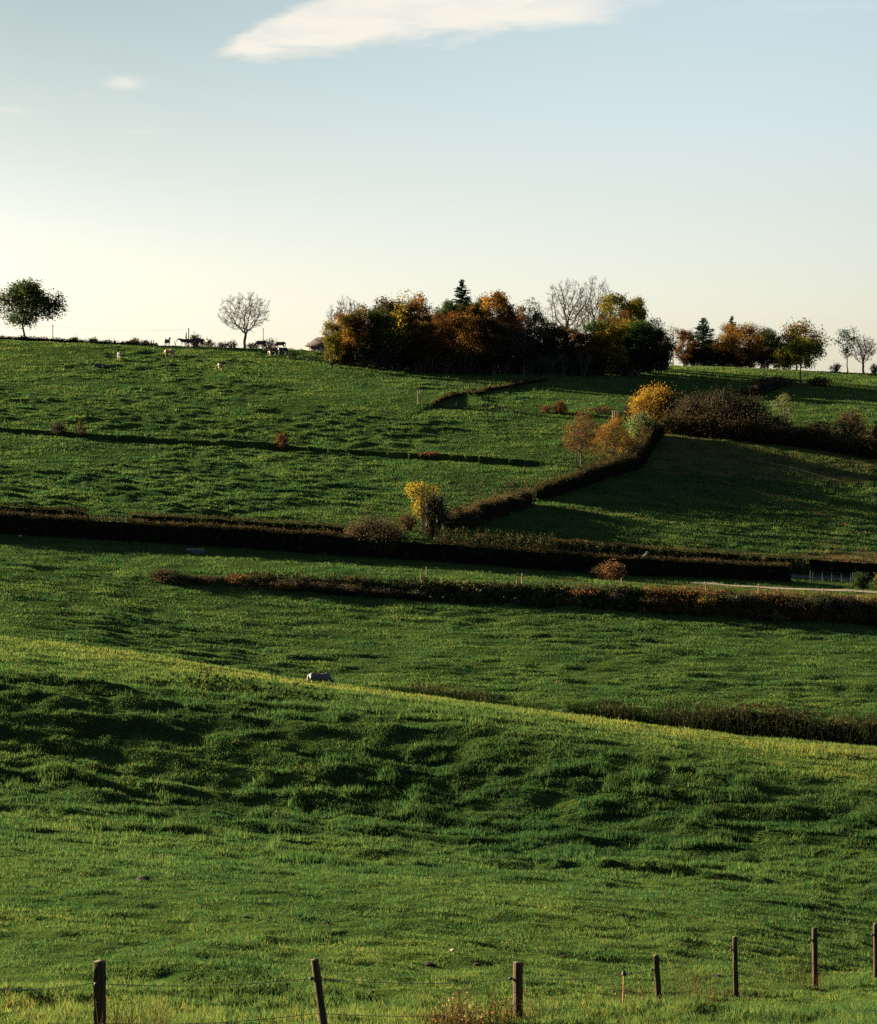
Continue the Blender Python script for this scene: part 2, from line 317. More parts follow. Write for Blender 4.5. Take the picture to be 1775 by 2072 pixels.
M = dict(
    bark=plain('bark', (.035, .028, .022), (.09, .075, .06), 3, stretch=(3, 3, .6)),
    palebark=plain('pale bark', (.05, .043, .034), (.10, .085, .065), 3, stretch=(3, 3, .6)),
    post=plain('weathered post', (.018, .012, .009), (.07, .045, .028), 7, stretch=(5, 5, .5), bump=1.0),
    paleboard=plain('pale post', (.13, .09, .05), (.24, .17, .10), 8, stretch=(4, 4, .5)),
    endgrain=plain('end grain', (.07, .05, .03), (.16, .12, .07), 25),
    wire=plain('wire', (.08, .075, .07), (.16, .15, .14), 9, rough=.5, metal=.6),
    steel=plain('galvanised steel', (.02, .028, .035), (.05, .06, .07), 9, rough=.45, metal=.4),
    black=plain('black plastic', (.012, .012, .012), (.03, .03, .03), 20, rough=.5),
    rust=plain('rusty rod', (.28, .13, .05), (.42, .22, .09), 20, rough=.8),
    oak=leafmat('oak leaves', [(.014, .024, .010), (.026, .040, .014), (.05, .058, .016)]),
    dkgreen=leafmat('dark green leaves', GREEN),
    conifer=leafmat('conifer needles', [(.010, .024, .014), (.018, .038, .02), (.03, .05, .024)], .2),
    orange=leafmat('orange leaves', [(.035, .024, .008), (.14, .070, .016), (.31, .16, .028)]),
    rust_l=leafmat('rusty leaves', [(.028, .018, .009), (.085, .038, .012), (.20, .085, .018)]),
    mixed=leafmat('turning leaves', [(.016, .022, .008), (.045, .036, .010), (.24, .11, .016)]),
    yellow=leafmat('yellow leaves', [(.14, .10, .012), (.34, .24, .025), (.50, .36, .04)]),
    ygreen=leafmat('yellow green leaves', [(.03, .042, .010), (.10, .09, .014), (.26, .17, .02)]),
    willow=leafmat('willow leaves', [(.06, .08, .025), (.12, .15, .04), (.22, .22, .07)]),
    sunny=leafmat('sunny yellow green leaves', [(.04, .052, .010), (.13, .13, .018), (.32, .25, .03)]),
    golden=leafmat('golden leaves', [(.08, .045, .010), (.27, .15, .018), (.46, .28, .03)]),
    thicket=leafmat('olive brown thicket leaves', [(.018, .015, .010), (.055, .042, .020), (.13, .085, .035)]),
    brown=leafmat('brown leaves', [(.04, .02, .012), (.12, .055, .02), (.24, .11, .03)]),
    dull=leafmat('dull shrub leaves', [(.010, .010, .008), (.026, .022, .013), (.07, .05, .024)]),
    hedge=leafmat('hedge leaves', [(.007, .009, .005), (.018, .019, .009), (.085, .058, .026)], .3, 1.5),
    dead=leafmat('dead stalks', [(.08, .06, .025), (.2, .15, .06), (.36, .27, .12)], .3, 2.),
    weed=leafmat('weed leaves', [(.022, .034, .012), (.06, .066, .026), (.17, .15, .07)], .4, 1.),
    road=plain('asphalt', (.04, .04, .042), (.065, .063, .06), 3),
    gravel=plain('gravel track', (.16, .12, .09), (.28, .22, .17), 2.5),
    soil=plain('bare soil', (.007, .005, .003), (.016, .010, .006), 2.0),
)
def grassmat():
    def fn(t):
        v = t.n('ShaderNodeAttribute', attribute_name='v').outputs['Fac']
        y = t.n('ShaderNodeAttribute', attribute_name='dry').outputs['Fac']
        ps = t.n('ShaderNodeTexCoord').outputs['Object']
        n1 = t.n('ShaderNodeTexNoise', {'Vector': ps, 'Scale': .12, 'Detail': 4.0}).outputs[0]
        f = t.m('ADD', t.m('MULTIPLY', v, .8), t.m('MULTIPLY', t.m('SUBTRACT', n1, .38), .9), clamp=True)
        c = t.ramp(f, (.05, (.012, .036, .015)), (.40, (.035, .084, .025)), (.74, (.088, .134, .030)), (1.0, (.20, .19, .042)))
        c = t.mix(t.m('MULTIPLY', y, 1.0), c, (.15, .09, .03))
        d = t.n('ShaderNodeBsdfDiffuse', {0: c}); tr = t.n('ShaderNodeBsdfTranslucent', {0: c})
        return t.n('ShaderNodeMixShader', {0: .42, 1: d.outputs[0], 2: tr.outputs[0]}).outputs[0]
    return mat('grass blades', fn)
M['grass'] = grassmat()
def groundmat():
    def fn(t):
        ps = t.n('ShaderNodeTexCoord').outputs['Object']
        n1 = t.n('ShaderNodeTexNoise', {'Vector': ps, 'Scale': .25, 'Detail': 8.0, 'Roughness': .65}).outputs[0]
        n2 = t.n('ShaderNodeTexNoise', {'Vector': ps, 'Scale': 2.2, 'Detail': 5.0, 'Roughness': .7}).outputs[0]
        y = t.n('ShaderNodeAttribute', attribute_name='dry').outputs['Fac']
        c = t.mix(t.ss(n1, .35, .65), (.020, .042, .010), (.045, .07, .014))
        c = t.mix(t.ss(n2, .5, .8), c, (.05, .04, .018))
        c = t.mix(y, c, (.15, .09, .045))
        b = t.n('ShaderNodeBump', {'Strength': .8, 'Distance': .12, 'Height': n2}).outputs[0]
        return t.n('ShaderNodeBsdfDiffuse', {0: c, 'Normal': b}).outputs[0]
    return mat('pasture ground', fn)
M['ground'] = groundmat()

# ------------------------------------------------------------------ ground sheet
def dry_shade(X, Y):
    """bare or trodden places, and a brown tint painted for shade"""
    X = np.asarray(X, float); Y = np.asarray(Y, float)
    px = CX + X / np.maximum(Y, 1) * F
    d = np.zeros(X.shape)
    n = fbm(X / 3, Y / 5, 91, 3)
    d = np.maximum(d, .9 * sstep(px + 60 * n, 1600, 1720) * sstep(Y + 6 * n, 247, 250) * sstep(Y + 10 * n, 276, 262))
    n = fbm(X / 2, Y / 2, 93, 3)
    d = np.maximum(d, .5 * sstep(px + 90 * n, 1600, 1690) * sstep(Y + 8 * n, 88, 96) * sstep(Y, 106, 101) * sstep(n, -.1, .3))
    for line, w, s in ((L_PATH1, 1.6, .55), (L_PATH2, 1.3, .6)):
        q, _ = poly_dist(X, Y, line); d = np.maximum(d, s * sstep(q, w, w * .3) * sstep(n, -.5, .2))
    d = np.maximum(d, .34 * sstep(px, 1290, 1340) * sstep(Y + 3 * n, 314, 320) * sstep(Y, 356, 348) * sstep(X - .0 * Y, 28, 32))  # brown tint paints the shade over the upper right field
    verge = .55 * sstep(px, 900, 1450) * sstep(Y, 207.5, 211) * sstep(Y, 226, 220) * sstep(n, -.35, .3)
    d = np.maximum(d, verge)
    return d
L_PATH1 = line_px([(1075, 1022), (1160, 1030), (1300, 1050)], 250, 330)
L_PATH2 = line_px([(1300, 948), (1420, 965), (1560, 1000), (1660, 1040), (1760, 1085)], 255, 350)
def build_ground():
    nu, nd = len(UC), len(DR)
    V = np.stack([XT, YT, ZT], -1).reshape(-1, 3)
    i, j = np.meshgrid(np.arange(nu - 1), np.arange(nd - 1), indexing='ij'); a = (i * nd + j).ravel()
    Fq = np.stack([a, a + nd, a + nd + 1, a + 1], 1)
    # behind and beside the camera
    V2 = np.array([[x, y, -1.65 + (.22 * (1.2 - y))] for x in (-60, -9, 9, 60) for y in (-60, -8, 1.1)])
    F2 = np.array([[i * 3 + j, (i + 1) * 3 + j, (i + 1) * 3 + j + 1, i * 3 + j + 1] for i in range(3) for j in range(2)])
    Va, Fa = join([(V, [Fq]), (V2, [F2])])
    dry = np.concatenate([dry_shade(XT, YT).ravel(), np.zeros(len(V2))])  # brown for bare ground and for the painted field shade
    o = link('ground', raw_mesh('ground', Va, Fa, [M['ground']], {'dry': dry}, smooth=True)); tag(o, kind='structure')
build_ground()

def strip(name, pts, w, m, lift=.03, kind='structure'):
    """a strip that follows the ground"""
    P = [Vector(p) for p in pts]; V = []; 
    seg = []
    for a, b in zip(P[:-1], P[1:]):
        n = max(1, int((b - a).length / .8)); seg += [a.lerp(b, k / n) for k in range(n)]
    seg.append(P[-1]); nw = 6
    for i, p in enumerate(seg):
        t = (seg[min(i + 1, len(seg) - 1)] - seg[max(i - 1, 0)]); t = Vector((t.x, t.y)).normalized(); nn = Vector((-t.y, t.x))
        ww = w * (1 + .12 * math.sin(i * .37) + .08 * math.sin(i * 1.1))
        for k in range(nw + 1):
            x = p.x + nn.x * ww * (k / nw - .5); y = p.y + nn.y * ww * (k / nw - .5); V.append((x, y, float(G(x, y)) + lift))
    Fq = np.array([[i * (nw + 1) + k, (i + 1) * (nw + 1) + k, (i + 1) * (nw + 1) + k + 1, i * (nw + 1) + k + 1] for i in range(len(seg) - 1) for k in range(nw)])
    o = link(name, raw_mesh(name, np.array(V), [Fq], [m], smooth=True)); tag(o, kind=kind)
strip('road', [at(x, 238) for x in range(-900, 2700, 60)], 3.6, M['road'], .05)
strip('gravel_track', [at(1400, 226), at(1480, 224.5), at(1560, 223.5), at(1640, 223.5), at(1720, 224.5), at(1850, 223), at(2300, 222)], 2.3, M['gravel'], .05)

# ------------------------------------------------------------------ grass (nobody could count it)
EXCL = []
def grass(name, lo, hi, n, w, h, seed, asp=1.0, lean=.5, only=None, dryp=.05):
    rng = np.random.default_rng(seed)
    j0, j1 = np.searchsorted(DR, lo), np.searchsorted(DR, hi)
    i0, i1 = np.searchsorted(UC, -.235), np.searchsorted(UC, .235)
    ys = HY - ZT / YT * F; dy = np.abs(np.diff(ys, axis=1))[i0:i1 - 1, j0:j1 - 1]
    vis = np.minimum.accumulate(ys, axis=1); shown = (ys[:, :-1] <= vis[:, :-1] + 14)[i0:i1 - 1, j0:j1 - 1]
    wgt = ((dy + .12 * np.diff(np.log(DR))[None, j0:j1 - 1] * 900) * np.where(shown, 1, .12)).ravel(); cdf = np.cumsum(wgt); cdf /= cdf[-1]
    k = np.searchsorted(cdf, rng.random(n)); nj = j1 - 1 - j0; i, j = i0 + k // nj, j0 + k % nj
    u = UC[i] + rng.random(n) * (UC[i + 1] - UC[i]); Y = DR[j] + rng.random(n) * (DR[j + 1] - DR[j]); X = u * Y
    tuft = fbm(X / (w * 22), Y / (w * 22), seed + 3, 2)      # blades gather in tufts
    keep = rng.random(n) < .45 + .75 * sstep(tuft, -.5, .5)
    if only is not None: keep &= only(X, Y)
    px = CX + X / Y * F
    keep &= ~((np.abs(Y - 238) < 1.9)) & ~((Y > 222.0) & (Y < 225.6) & (px > 1430) & (rng.random(n) < .8))
    X, Y, tuft = X[keep], Y[keep], tuft[keep]; n = len(X)
    Z = G(X, Y)
    dr = dry_shade(X, Y)
    sc = (Y / (.5 * (lo + hi)))**.6
    hh = h * sc * (.45 + .9 * rng.random(n)) * (.65 + .8 * sstep(tuft, -.4, .6)) * (1 - .5 * dr)
    ww = w * sc * (.6 + .8 * rng.random(n)) * asp
    th = rng.random(n) * 2 * np.pi; side = np.stack([np.cos(th), np.sin(th), np.zeros(n)], 1)
    ln = rng.random(n) * 2 * np.pi; le = lean * hh * rng.random(n); off = np.stack([np.cos(ln) * le, np.sin(ln) * le, hh], 1)
    P = np.stack([X, Y, Z - .012], 1)
    V = np.stack([P - side * ww[:, None] / 2, P + side * ww[:, None] / 2, P + off], 1).reshape(-1, 3)
    sun_yel = .38 * sstep(Y / RIDGE_D(CX + X / Y * F), .76, .95) * sstep(Y / RIDGE_D(CX + X / Y * F), 1.06, 1.0) + .20 * sstep(Y, 66, 34) + .18 * sstep(Y, 400, 470)  # drier yellow grass, also painting the sunlit bands along both crests
    v = np.repeat(np.clip(.08 + rng.random(n)**1.3 * .66 + .2 * tuft + sun_yel, 0, 1), 3)
    dd = np.repeat(np.where(rng.random(n) < np.maximum(dr, dryp), 1.0, 0.0) * (.4 + .6 * rng.random(n)), 3)
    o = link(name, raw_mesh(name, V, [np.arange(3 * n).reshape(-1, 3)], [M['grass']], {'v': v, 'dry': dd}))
    return tag(o, kind='stuff')
GD = 1.0
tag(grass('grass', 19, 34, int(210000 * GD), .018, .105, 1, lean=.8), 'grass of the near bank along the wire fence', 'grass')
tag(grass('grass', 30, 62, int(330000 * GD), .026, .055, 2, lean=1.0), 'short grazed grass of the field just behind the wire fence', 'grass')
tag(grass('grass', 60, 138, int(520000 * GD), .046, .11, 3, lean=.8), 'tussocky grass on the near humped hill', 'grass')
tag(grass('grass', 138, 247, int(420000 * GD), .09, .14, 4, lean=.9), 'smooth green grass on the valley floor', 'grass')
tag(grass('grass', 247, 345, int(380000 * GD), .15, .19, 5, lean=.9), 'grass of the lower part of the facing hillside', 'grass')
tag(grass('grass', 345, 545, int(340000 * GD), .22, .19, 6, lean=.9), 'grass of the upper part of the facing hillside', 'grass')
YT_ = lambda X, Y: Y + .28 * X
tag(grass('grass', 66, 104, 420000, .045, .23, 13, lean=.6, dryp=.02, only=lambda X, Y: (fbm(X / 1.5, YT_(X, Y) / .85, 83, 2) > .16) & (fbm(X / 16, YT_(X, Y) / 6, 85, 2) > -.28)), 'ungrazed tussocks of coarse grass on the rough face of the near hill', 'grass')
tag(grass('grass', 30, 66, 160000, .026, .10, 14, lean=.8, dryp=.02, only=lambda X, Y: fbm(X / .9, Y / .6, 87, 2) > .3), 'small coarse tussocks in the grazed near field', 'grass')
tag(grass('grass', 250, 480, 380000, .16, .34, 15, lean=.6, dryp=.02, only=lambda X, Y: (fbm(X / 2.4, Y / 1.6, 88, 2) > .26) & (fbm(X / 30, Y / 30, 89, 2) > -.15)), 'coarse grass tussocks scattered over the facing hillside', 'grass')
# ------------------------------------------------------------------ plants
def colonize(att, trunk, step, infl, kill, rng, iters=90):
    """grow branches from the trunk points towards the attractor points; returns nodes, parents"""
    N = [np.array(p, float) for p in trunk]; par = [-1] + list(range(len(trunk) - 1))
    A = np.array(att, float); alive = np.ones(len(A), bool)
    bd = np.full(len(A), 1e9); bi = np.zeros(len(A), int)
    def upd(k0):
        for k in range(k0, len(N)):
            d = np.linalg.norm(A - N[k], axis=1); m = d < bd; bd[m] = d[m]; bi[m] = k
    upd(0); kids = {}
    for _ in range(iters):
        act = alive & (bd < infl)
        if not act.any():
            if not alive.any(): break
            act = alive & (bd <= bd[alive].min() + step)
        k0 = len(N)
        for q in np.unique(bi[act]):
            if kids.get(q, 0) > 4: continue
            v = A[act & (bi == q)] - N[q]; v /= np.maximum(np.linalg.norm(v, axis=1, keepdims=True), 1e-6)
            v = v.mean(0) + rng.normal(size=3) * .12
            L = np.linalg.norm(v)
            if L < .05: kids[q] = 9; continue
            N.append(N[q] + v / L * step * rng.uniform(.8, 1.2)); par.append(q); kids[q] = kids.get(q, 0) + 1
        if len(N) == k0: break
        upd(k0); alive &= bd > kill
    return np.array(N), np.array(par)
def radii(N, par, r_tip, power=2.2, rmax=None):
    acc = np.zeros(len(N))
    for k in range(len(N) - 1, -1, -1):
        if acc[k] == 0: acc[k] = r_tip**power
        if par[k] >= 0: acc[par[k]] += acc[k]
    r = acc**(1 / power)
    if rmax: r *= np.where(r > 3 * r_tip, min(1.6, rmax / r[0]), 1)
    return r
def crown_pts(shapes, n, rng, shell=.35):
    """points in a union of ellipsoids (cx, cy, cz, rx, ry, rz)"""
    vol = np.array([s[3] * s[4] * s[5] for s in shapes]); P = []
    for s, w in zip(shapes, vol / vol.sum()):
        k = max(6, int(n * w)); d = rng.normal(size=(k, 3)); d /= np.linalg.norm(d, axis=1, keepdims=True)
        P.append(np.array(s[:3]) + d * (rng.random((k, 1))**shell) * np.array(s[3:]))
    return np.concatenate(P)
def tree_mesh(h, w, kind, seed, cbo=None):
    """meshes of trunk with limbs, and of foliage, for a tree of height h and crown width w"""
    rng = np.random.default_rng(seed); R2 = w / 2
    cb = dict(oak=.22, bare=.2, round=.25, low=.06, slim=.28, ash=.2, vase=.05)[kind] if cbo is None else cbo     # crown base
    top = h; cz = (cb * h + top) / 2; rz = (top - cb * h) / 2
    sh = []
    if kind == 'vase':
        sh = [(0, 0, cz - .1 * h, R2 * .5, R2 * .5, rz * .8)]
        for q in range(8):
            a = q * 2.4; sh.append((math.cos(a) * R2 * rng.uniform(.3, .62), math.sin(a) * R2 * .5, cz + rng.uniform(-.45, .62) * rz, R2 * rng.uniform(.22, .4), R2 * .3, rz * rng.uniform(.18, .34)))
    elif kind == 'bare':
        sh = [(0, 0, cz + .05 * h, R2 * .95, R2 * .95, rz * .95)]
        for _ in range(5):
            a = rng.uniform(0, 6.28); sh.append((math.cos(a) * R2 * .5, math.sin(a) * R2 * .5, cz + rng.uniform(-.3, .5) * rz, R2 * .45, R2 * .45, rz * .4))
    elif kind == 'round':
        sh = [(0, 0, cz - .08 * h, R2 * .66, R2 * .66, rz * .8), (.05 * w, 0, cz + rz * .55, R2 * .36, R2 * .36, rz * .45)]
        for _ in range(9):
            a = rng.uniform(0, 6.28); sh.append((math.cos(a) * R2 * .55, math.sin(a) * R2 * .55, cz - rng.uniform(-.25, .6) * rz, R2 * rng.uniform(.25, .44), R2 * .38, rz * rng.uniform(.22, .38)))
    else:
        nb = dict(oak=13, low=15, slim=9, ash=10)[kind]
        for k in range(nb):
            a = k * 2.4 + rng.uniform(-.4, .4); t = (k + .5) / nb; zz = cb * h + (top - cb * h) * (.12 + .76 * t)
            env = math.sin(math.pi * min(1, max(.12, (.95 - t) * (.75 if kind in ('oak', 'low') else .9) + .2)))**.7
            rr = R2 * env * rng.uniform(.35, .75) * (1 if k % 3 else .3); b = R2 * rng.uniform(.26, .42) * (1 if kind != 'low' else 1.1)
            b = min(b, rz * .6); sh.append((math.cos(a) * rr, math.sin(a) * rr, min(zz, top - b * .7), b, b, b * rng.uniform(.6, .85)))
    big = max(h, w); na = dict(oak=520, bare=900, round=420, low=420, slim=260, ash=420, vase=400)[kind]
    att = crown_pts(sh, na, rng, .5)
    step = big * (.026 if kind == 'bare' else .035)
    th = cb * h * (1.15 if kind != 'bare' else 1.2); lean = rng.normal(size=2) * .02 * h
    nt = max(3, int(th / step)); trunk = [(lean[0] * (k / nt)**2 + .006 * h * math.sin(k), lean[1] * (k / nt)**2, -.3 + (th + .3) * k / nt) for k in range(nt + 1)]
    if kind in ('slim', 'round', 'ash'):                      # a leader that goes on through the crown
        m = int((h * .62) / step); trunk += [(trunk[nt][0] + rng.normal() * .02 * h, trunk[nt][1] + rng.normal() * .02 * h, th + (h * .85 - th) * (k + 1) / m) for k in range(m)]
    N, par = colonize(att, trunk, step, step * 7, step * (1.3 if kind == 'bare' else 1.6), rng)
    rt = .024 if kind == 'bare' else .02
    r = radii(N, par, rt * max(1, h / 12), 2.25, None); k = np.arange(1, len(N)); 
    r0 = np.minimum(r[par[k]], r[k] * 1.5 + .02); r0 = np.where(par[k] < nt, r[par[k]], r0)
    tr = np.arange(len(r)) <= nt; want = h * (.021 if kind in ('oak', 'bare', 'low') else .015) * (1 - .35 * np.arange(len(r)) / max(nt, 1)); r = np.where(tr, np.maximum(r, want), r)
    r0 = np.where(par[k] <= nt, np.where(k <= nt, r[par[k]], np.minimum(r[par[k]], r[k] * 1.9 + .03)), r0)
    parts = []
    thick = r[k] > .05
    for m, s in ((thick, 6), (~thick, 3)):
        if m.any(): V, Q, C = tubes(N[par[k[m]]], N[k[m]], r0[m], r[k[m]], s); parts.append((V, [Q, C] if s == 3 else [Q]))
    rb = r[0]; V, Q, C = tubes([(0, 0, -.5)], [(trunk[1][0], trunk[1][1], .6)], [rb * 1.7], [rb * 1.02], 9); parts.append((V, [Q]))
    tips = np.nonzero(r < rt * max(1, h / 12) * 1.35)[0]
    if kind in ('bare', 'vase', 'round', 'ash'):            # fine twigs
        t2 = np.repeat(tips, 5 if kind != 'ash' else 3); d = rng.normal(size=(len(t2), 3)) * .55; d += (N[t2] - np.array([0, 0, cz * .6])) / big * 1.6; d[:, 2] += .25
        d /= np.linalg.norm(d, axis=1, keepdims=True); L = rng.uniform(.5, 1.1, (len(t2), 1)) * big * .055
        V, Q, C = tubes(N[t2], N[t2] + d * L, np.full(len(t2), rt * .75), np.full(len(t2), rt * .25), 3); parts.append((V, [Q]))
    V, Fs = join(parts); wood = raw_mesh('trunk', V, Fs, [], smooth=False)
    return wood, N, tips, rng, big
LEAVES = dict(oak=(34, .36, .044), bare=(0, 0, 0), round=(12, .20, .045), low=(74, .285, .040), slim=(22, .36, .05), ash=(10, .30, .05), vase=(7, .2, .045))
def leaf_mesh(N, tips, rng, big, kind, dens=1.0, size=1.0):
    n, s, spread = LEAVES[kind]; n = max(1, int(n * dens)); T = np.repeat(N[tips], n, 0)
    P = T + rng.normal(size=T.shape) * big * spread * np.array([1, 1, .75]); s *= max(.5, big / 14)**.6 * size
    P[:, 2] = np.maximum(P[:, 2], .15)
    V, Q = quads_at(P, s * rng.uniform(.6, 1.3, len(P)), rng); clump = np.repeat(rng.random(len(tips)), n)
    v = np.clip(.55 * rng.random(len(P)) + .45 * clump, 0, 1)
    return V, Q, np.repeat(v, 4)
def conifer_mesh(h, w, seed, ragged=.3):
    rng = np.random.default_rng(seed); P0, P1, a0, a1, L = [], [], [], [], []
    V, Q, C = tubes([(0, 0, -.4), (0, 0, h * .5)], [(0, 0, h * .5), (0, 0, h)], [h * .018 + .06, h * .01 + .03], [h * .01 + .03, .02], 7); parts = [(V, [Q])]
    leafP = []
    z = h * .06
    while z < h * .985:
        t = z / h; rr = w / 2 * (1 - t)**.75 * (1 + .12 * math.sin(z * 2.1)); nb = 7 if t < .8 else 5
        for k in range(nb):
            a = rng.uniform(0, 6.28); l = rr * rng.uniform(1 - 2 * ragged, 1.08) + .15; dz = -l * rng.uniform(.05, .35) + l * .2 * t * 2
            e = np.array([math.cos(a) * l, math.sin(a) * l, z + dz]); P0.append((0, 0, z)); P1.append(e)
            m = max(4, int(l * 17)); tt = rng.random(m)**.6
            p = np.array([0, 0, z]) * (1 - tt[:, None]) + e * tt[:, None]; leafP.append(p + rng.normal(size=p.shape) * (.10 + .10 * l * .3) * np.array([1, 1, .5]))
        z += h * .018
    n = len(P0); V, Q, C = tubes(P0, P1, np.full(n, .035), np.full(n, .012), 3); parts.append((V, [Q]))
    P = np.concatenate(leafP); V2, Q2 = quads_at(P, .34 * rng.uniform(.6, 1.3, len(P)) * max(.7, h / 14), rng, .5, .6)
    V, Fs = join(parts); return raw_mesh('trunk', V, Fs), (V2, Q2, np.repeat(rng.random(len(P)), 4))
WF = dict(oak=1.28, low=1.32, ash=1.25, bare=1.12, slim=1.3, round=1.2, vase=1.25)
_cache = {}
def tree(px, d, ytop, wpx, kind, leaf, label, cat='tree', group=None, name='tree', dens=1.0, size=1.0, barkm='bark', seed=None, base=None, proto=None, cbo=None):
    """a tree whose crown top shows at picture height ytop and whose crown is wpx picture units wide"""
    p = at(px, d) if base is None else gp(px, base, d - 60, d + 60)
    k = p.y / F; h = (HY - ytop) * k - p.z; w = wpx * k * WF.get(kind, 1)
    root = link(name, None, p, None, random.random() * 6.28 if proto else 0); tag(root, label, cat, group)
    key = proto
    if key and key in _cache: tm, fm, (h0, w0) = _cache[key]
    else:
        sd = seed if seed is not None else int(px * 7 + ytop)
        if kind == 'conifer': wood, (V, Q, v) = conifer_mesh(h, w, sd); fm = raw_mesh('crown', V, [Q], [], {'v': v})
        else:
            wood, N, tips, rng, big = tree_mesh(h, w, kind, sd, cbo); fm = None
            if dens > 0 and LEAVES[kind][0]: V, Q, v = leaf_mesh(N, tips, rng, big, kind, dens, size); fm = raw_mesh('crown', V, [Q], [], {'v': v})
        tm = wood; tm.materials.append(None); 
        if fm: fm.materials.append(None)
        h0, w0 = h, w
        if key: _cache[key] = (tm, fm, (h0, w0))
    sc = (w / w0, w / w0, h / h0)
    a = link('trunk', tm, parent=root, sc=sc); a.material_slots[0].link = 'OBJECT'; a.material_slots[0].material = M[barkm]
    if fm and dens > 0: b = link('crown', fm, parent=root, sc=sc); b.material_slots[0].link = 'OBJECT'; b.material_slots[0].material = M[leaf]
    return root
random.seed(4)

def shrub(px, py, lo, hi, wpx, hpx, leaf, label, name='shrub', cat='shrub', group=None, seed=0, n=1.0, twig=True, shape=1.0, size=1.0, wood='bark', p=None, up=.3, deep=1.0):
    """a bush: stems from the ground, leaves in clumps; wpx x hpx in picture units"""
    p = gp(px, py, lo, hi) if p is None else p
    k = p.y / F; w, h = wpx * k, hpx * k
    rng = np.random.default_rng(seed + int(px * 3 + py)); dw = w * deep
    nc = int(26 + 10 * w / max(h, .5)); c = rng.uniform(-1, 1, (nc * 3, 2)); c = c[(c**2).sum(1) < 1][:nc]; nc = len(c)
    hz = h * (1 - .45 * (np.abs(c)**2.2).sum(1) * shape) * rng.uniform(.62, .93, nc)
    C = np.stack([c[:, 0] * w * .42, c[:, 1] * dw * .42, hz * rng.uniform(.5, 1, nc)**.5], 1)
    root = link(name, None, p); tag(root, label, cat, group)
    b0 = C * np.array([.25, .25, 0]) - np.array([0, 0, .2]); mid = (b0 + C) / 2 + rng.normal(size=C.shape) * .05 * h
    tips = np.repeat(C, 5, 0); tend = tips + rng.normal(size=tips.shape) * np.array([w * .09, dw * .09, h * .08]) + np.array([0, 0, h * up * .5]) * rng.random((len(tips), 1))
    r = .012 * max(1, h); V, Q, _ = tubes(np.concatenate([b0, mid, tips]), np.concatenate([mid, C, tend]), np.concatenate([np.full(nc, r * 2.2), np.full(nc, r * 1.6), np.full(len(tips), r)]), np.concatenate([np.full(nc, r * 1.6), np.full(nc, r), np.full(len(tips), r * .3)]), 4)
    link('stems', raw_mesh('stems', V, [Q], [M[wood]]), parent=root)
    s = .14 * (p.y / 240)**.8 * size; m = int(n * 3.2 * (w * h * 2.2) / s**2 / nc * .75); m = max(8, min(m, 420))
    P = np.repeat(C, m, 0); P = P + rng.normal(size=P.shape) * np.array([w * .105, dw * .105, h * .13])
    lowm = rng.random(len(P)) < .4; P[lowm, 2] *= rng.random(lowm.sum()); P[:, 2] = np.abs(P[:, 2]) + .03
    V, Q = quads_at(P, s * rng.uniform(.6, 1.4, len(P)), rng); v = np.repeat(np.clip(.6 * rng.random(len(P)) + .4 * np.repeat(rng.random(nc), m), 0, 1), 4)
    link('foliage', raw_mesh('foliage', V, [Q], [M[leaf]], {'v': v}), parent=root)
    return root

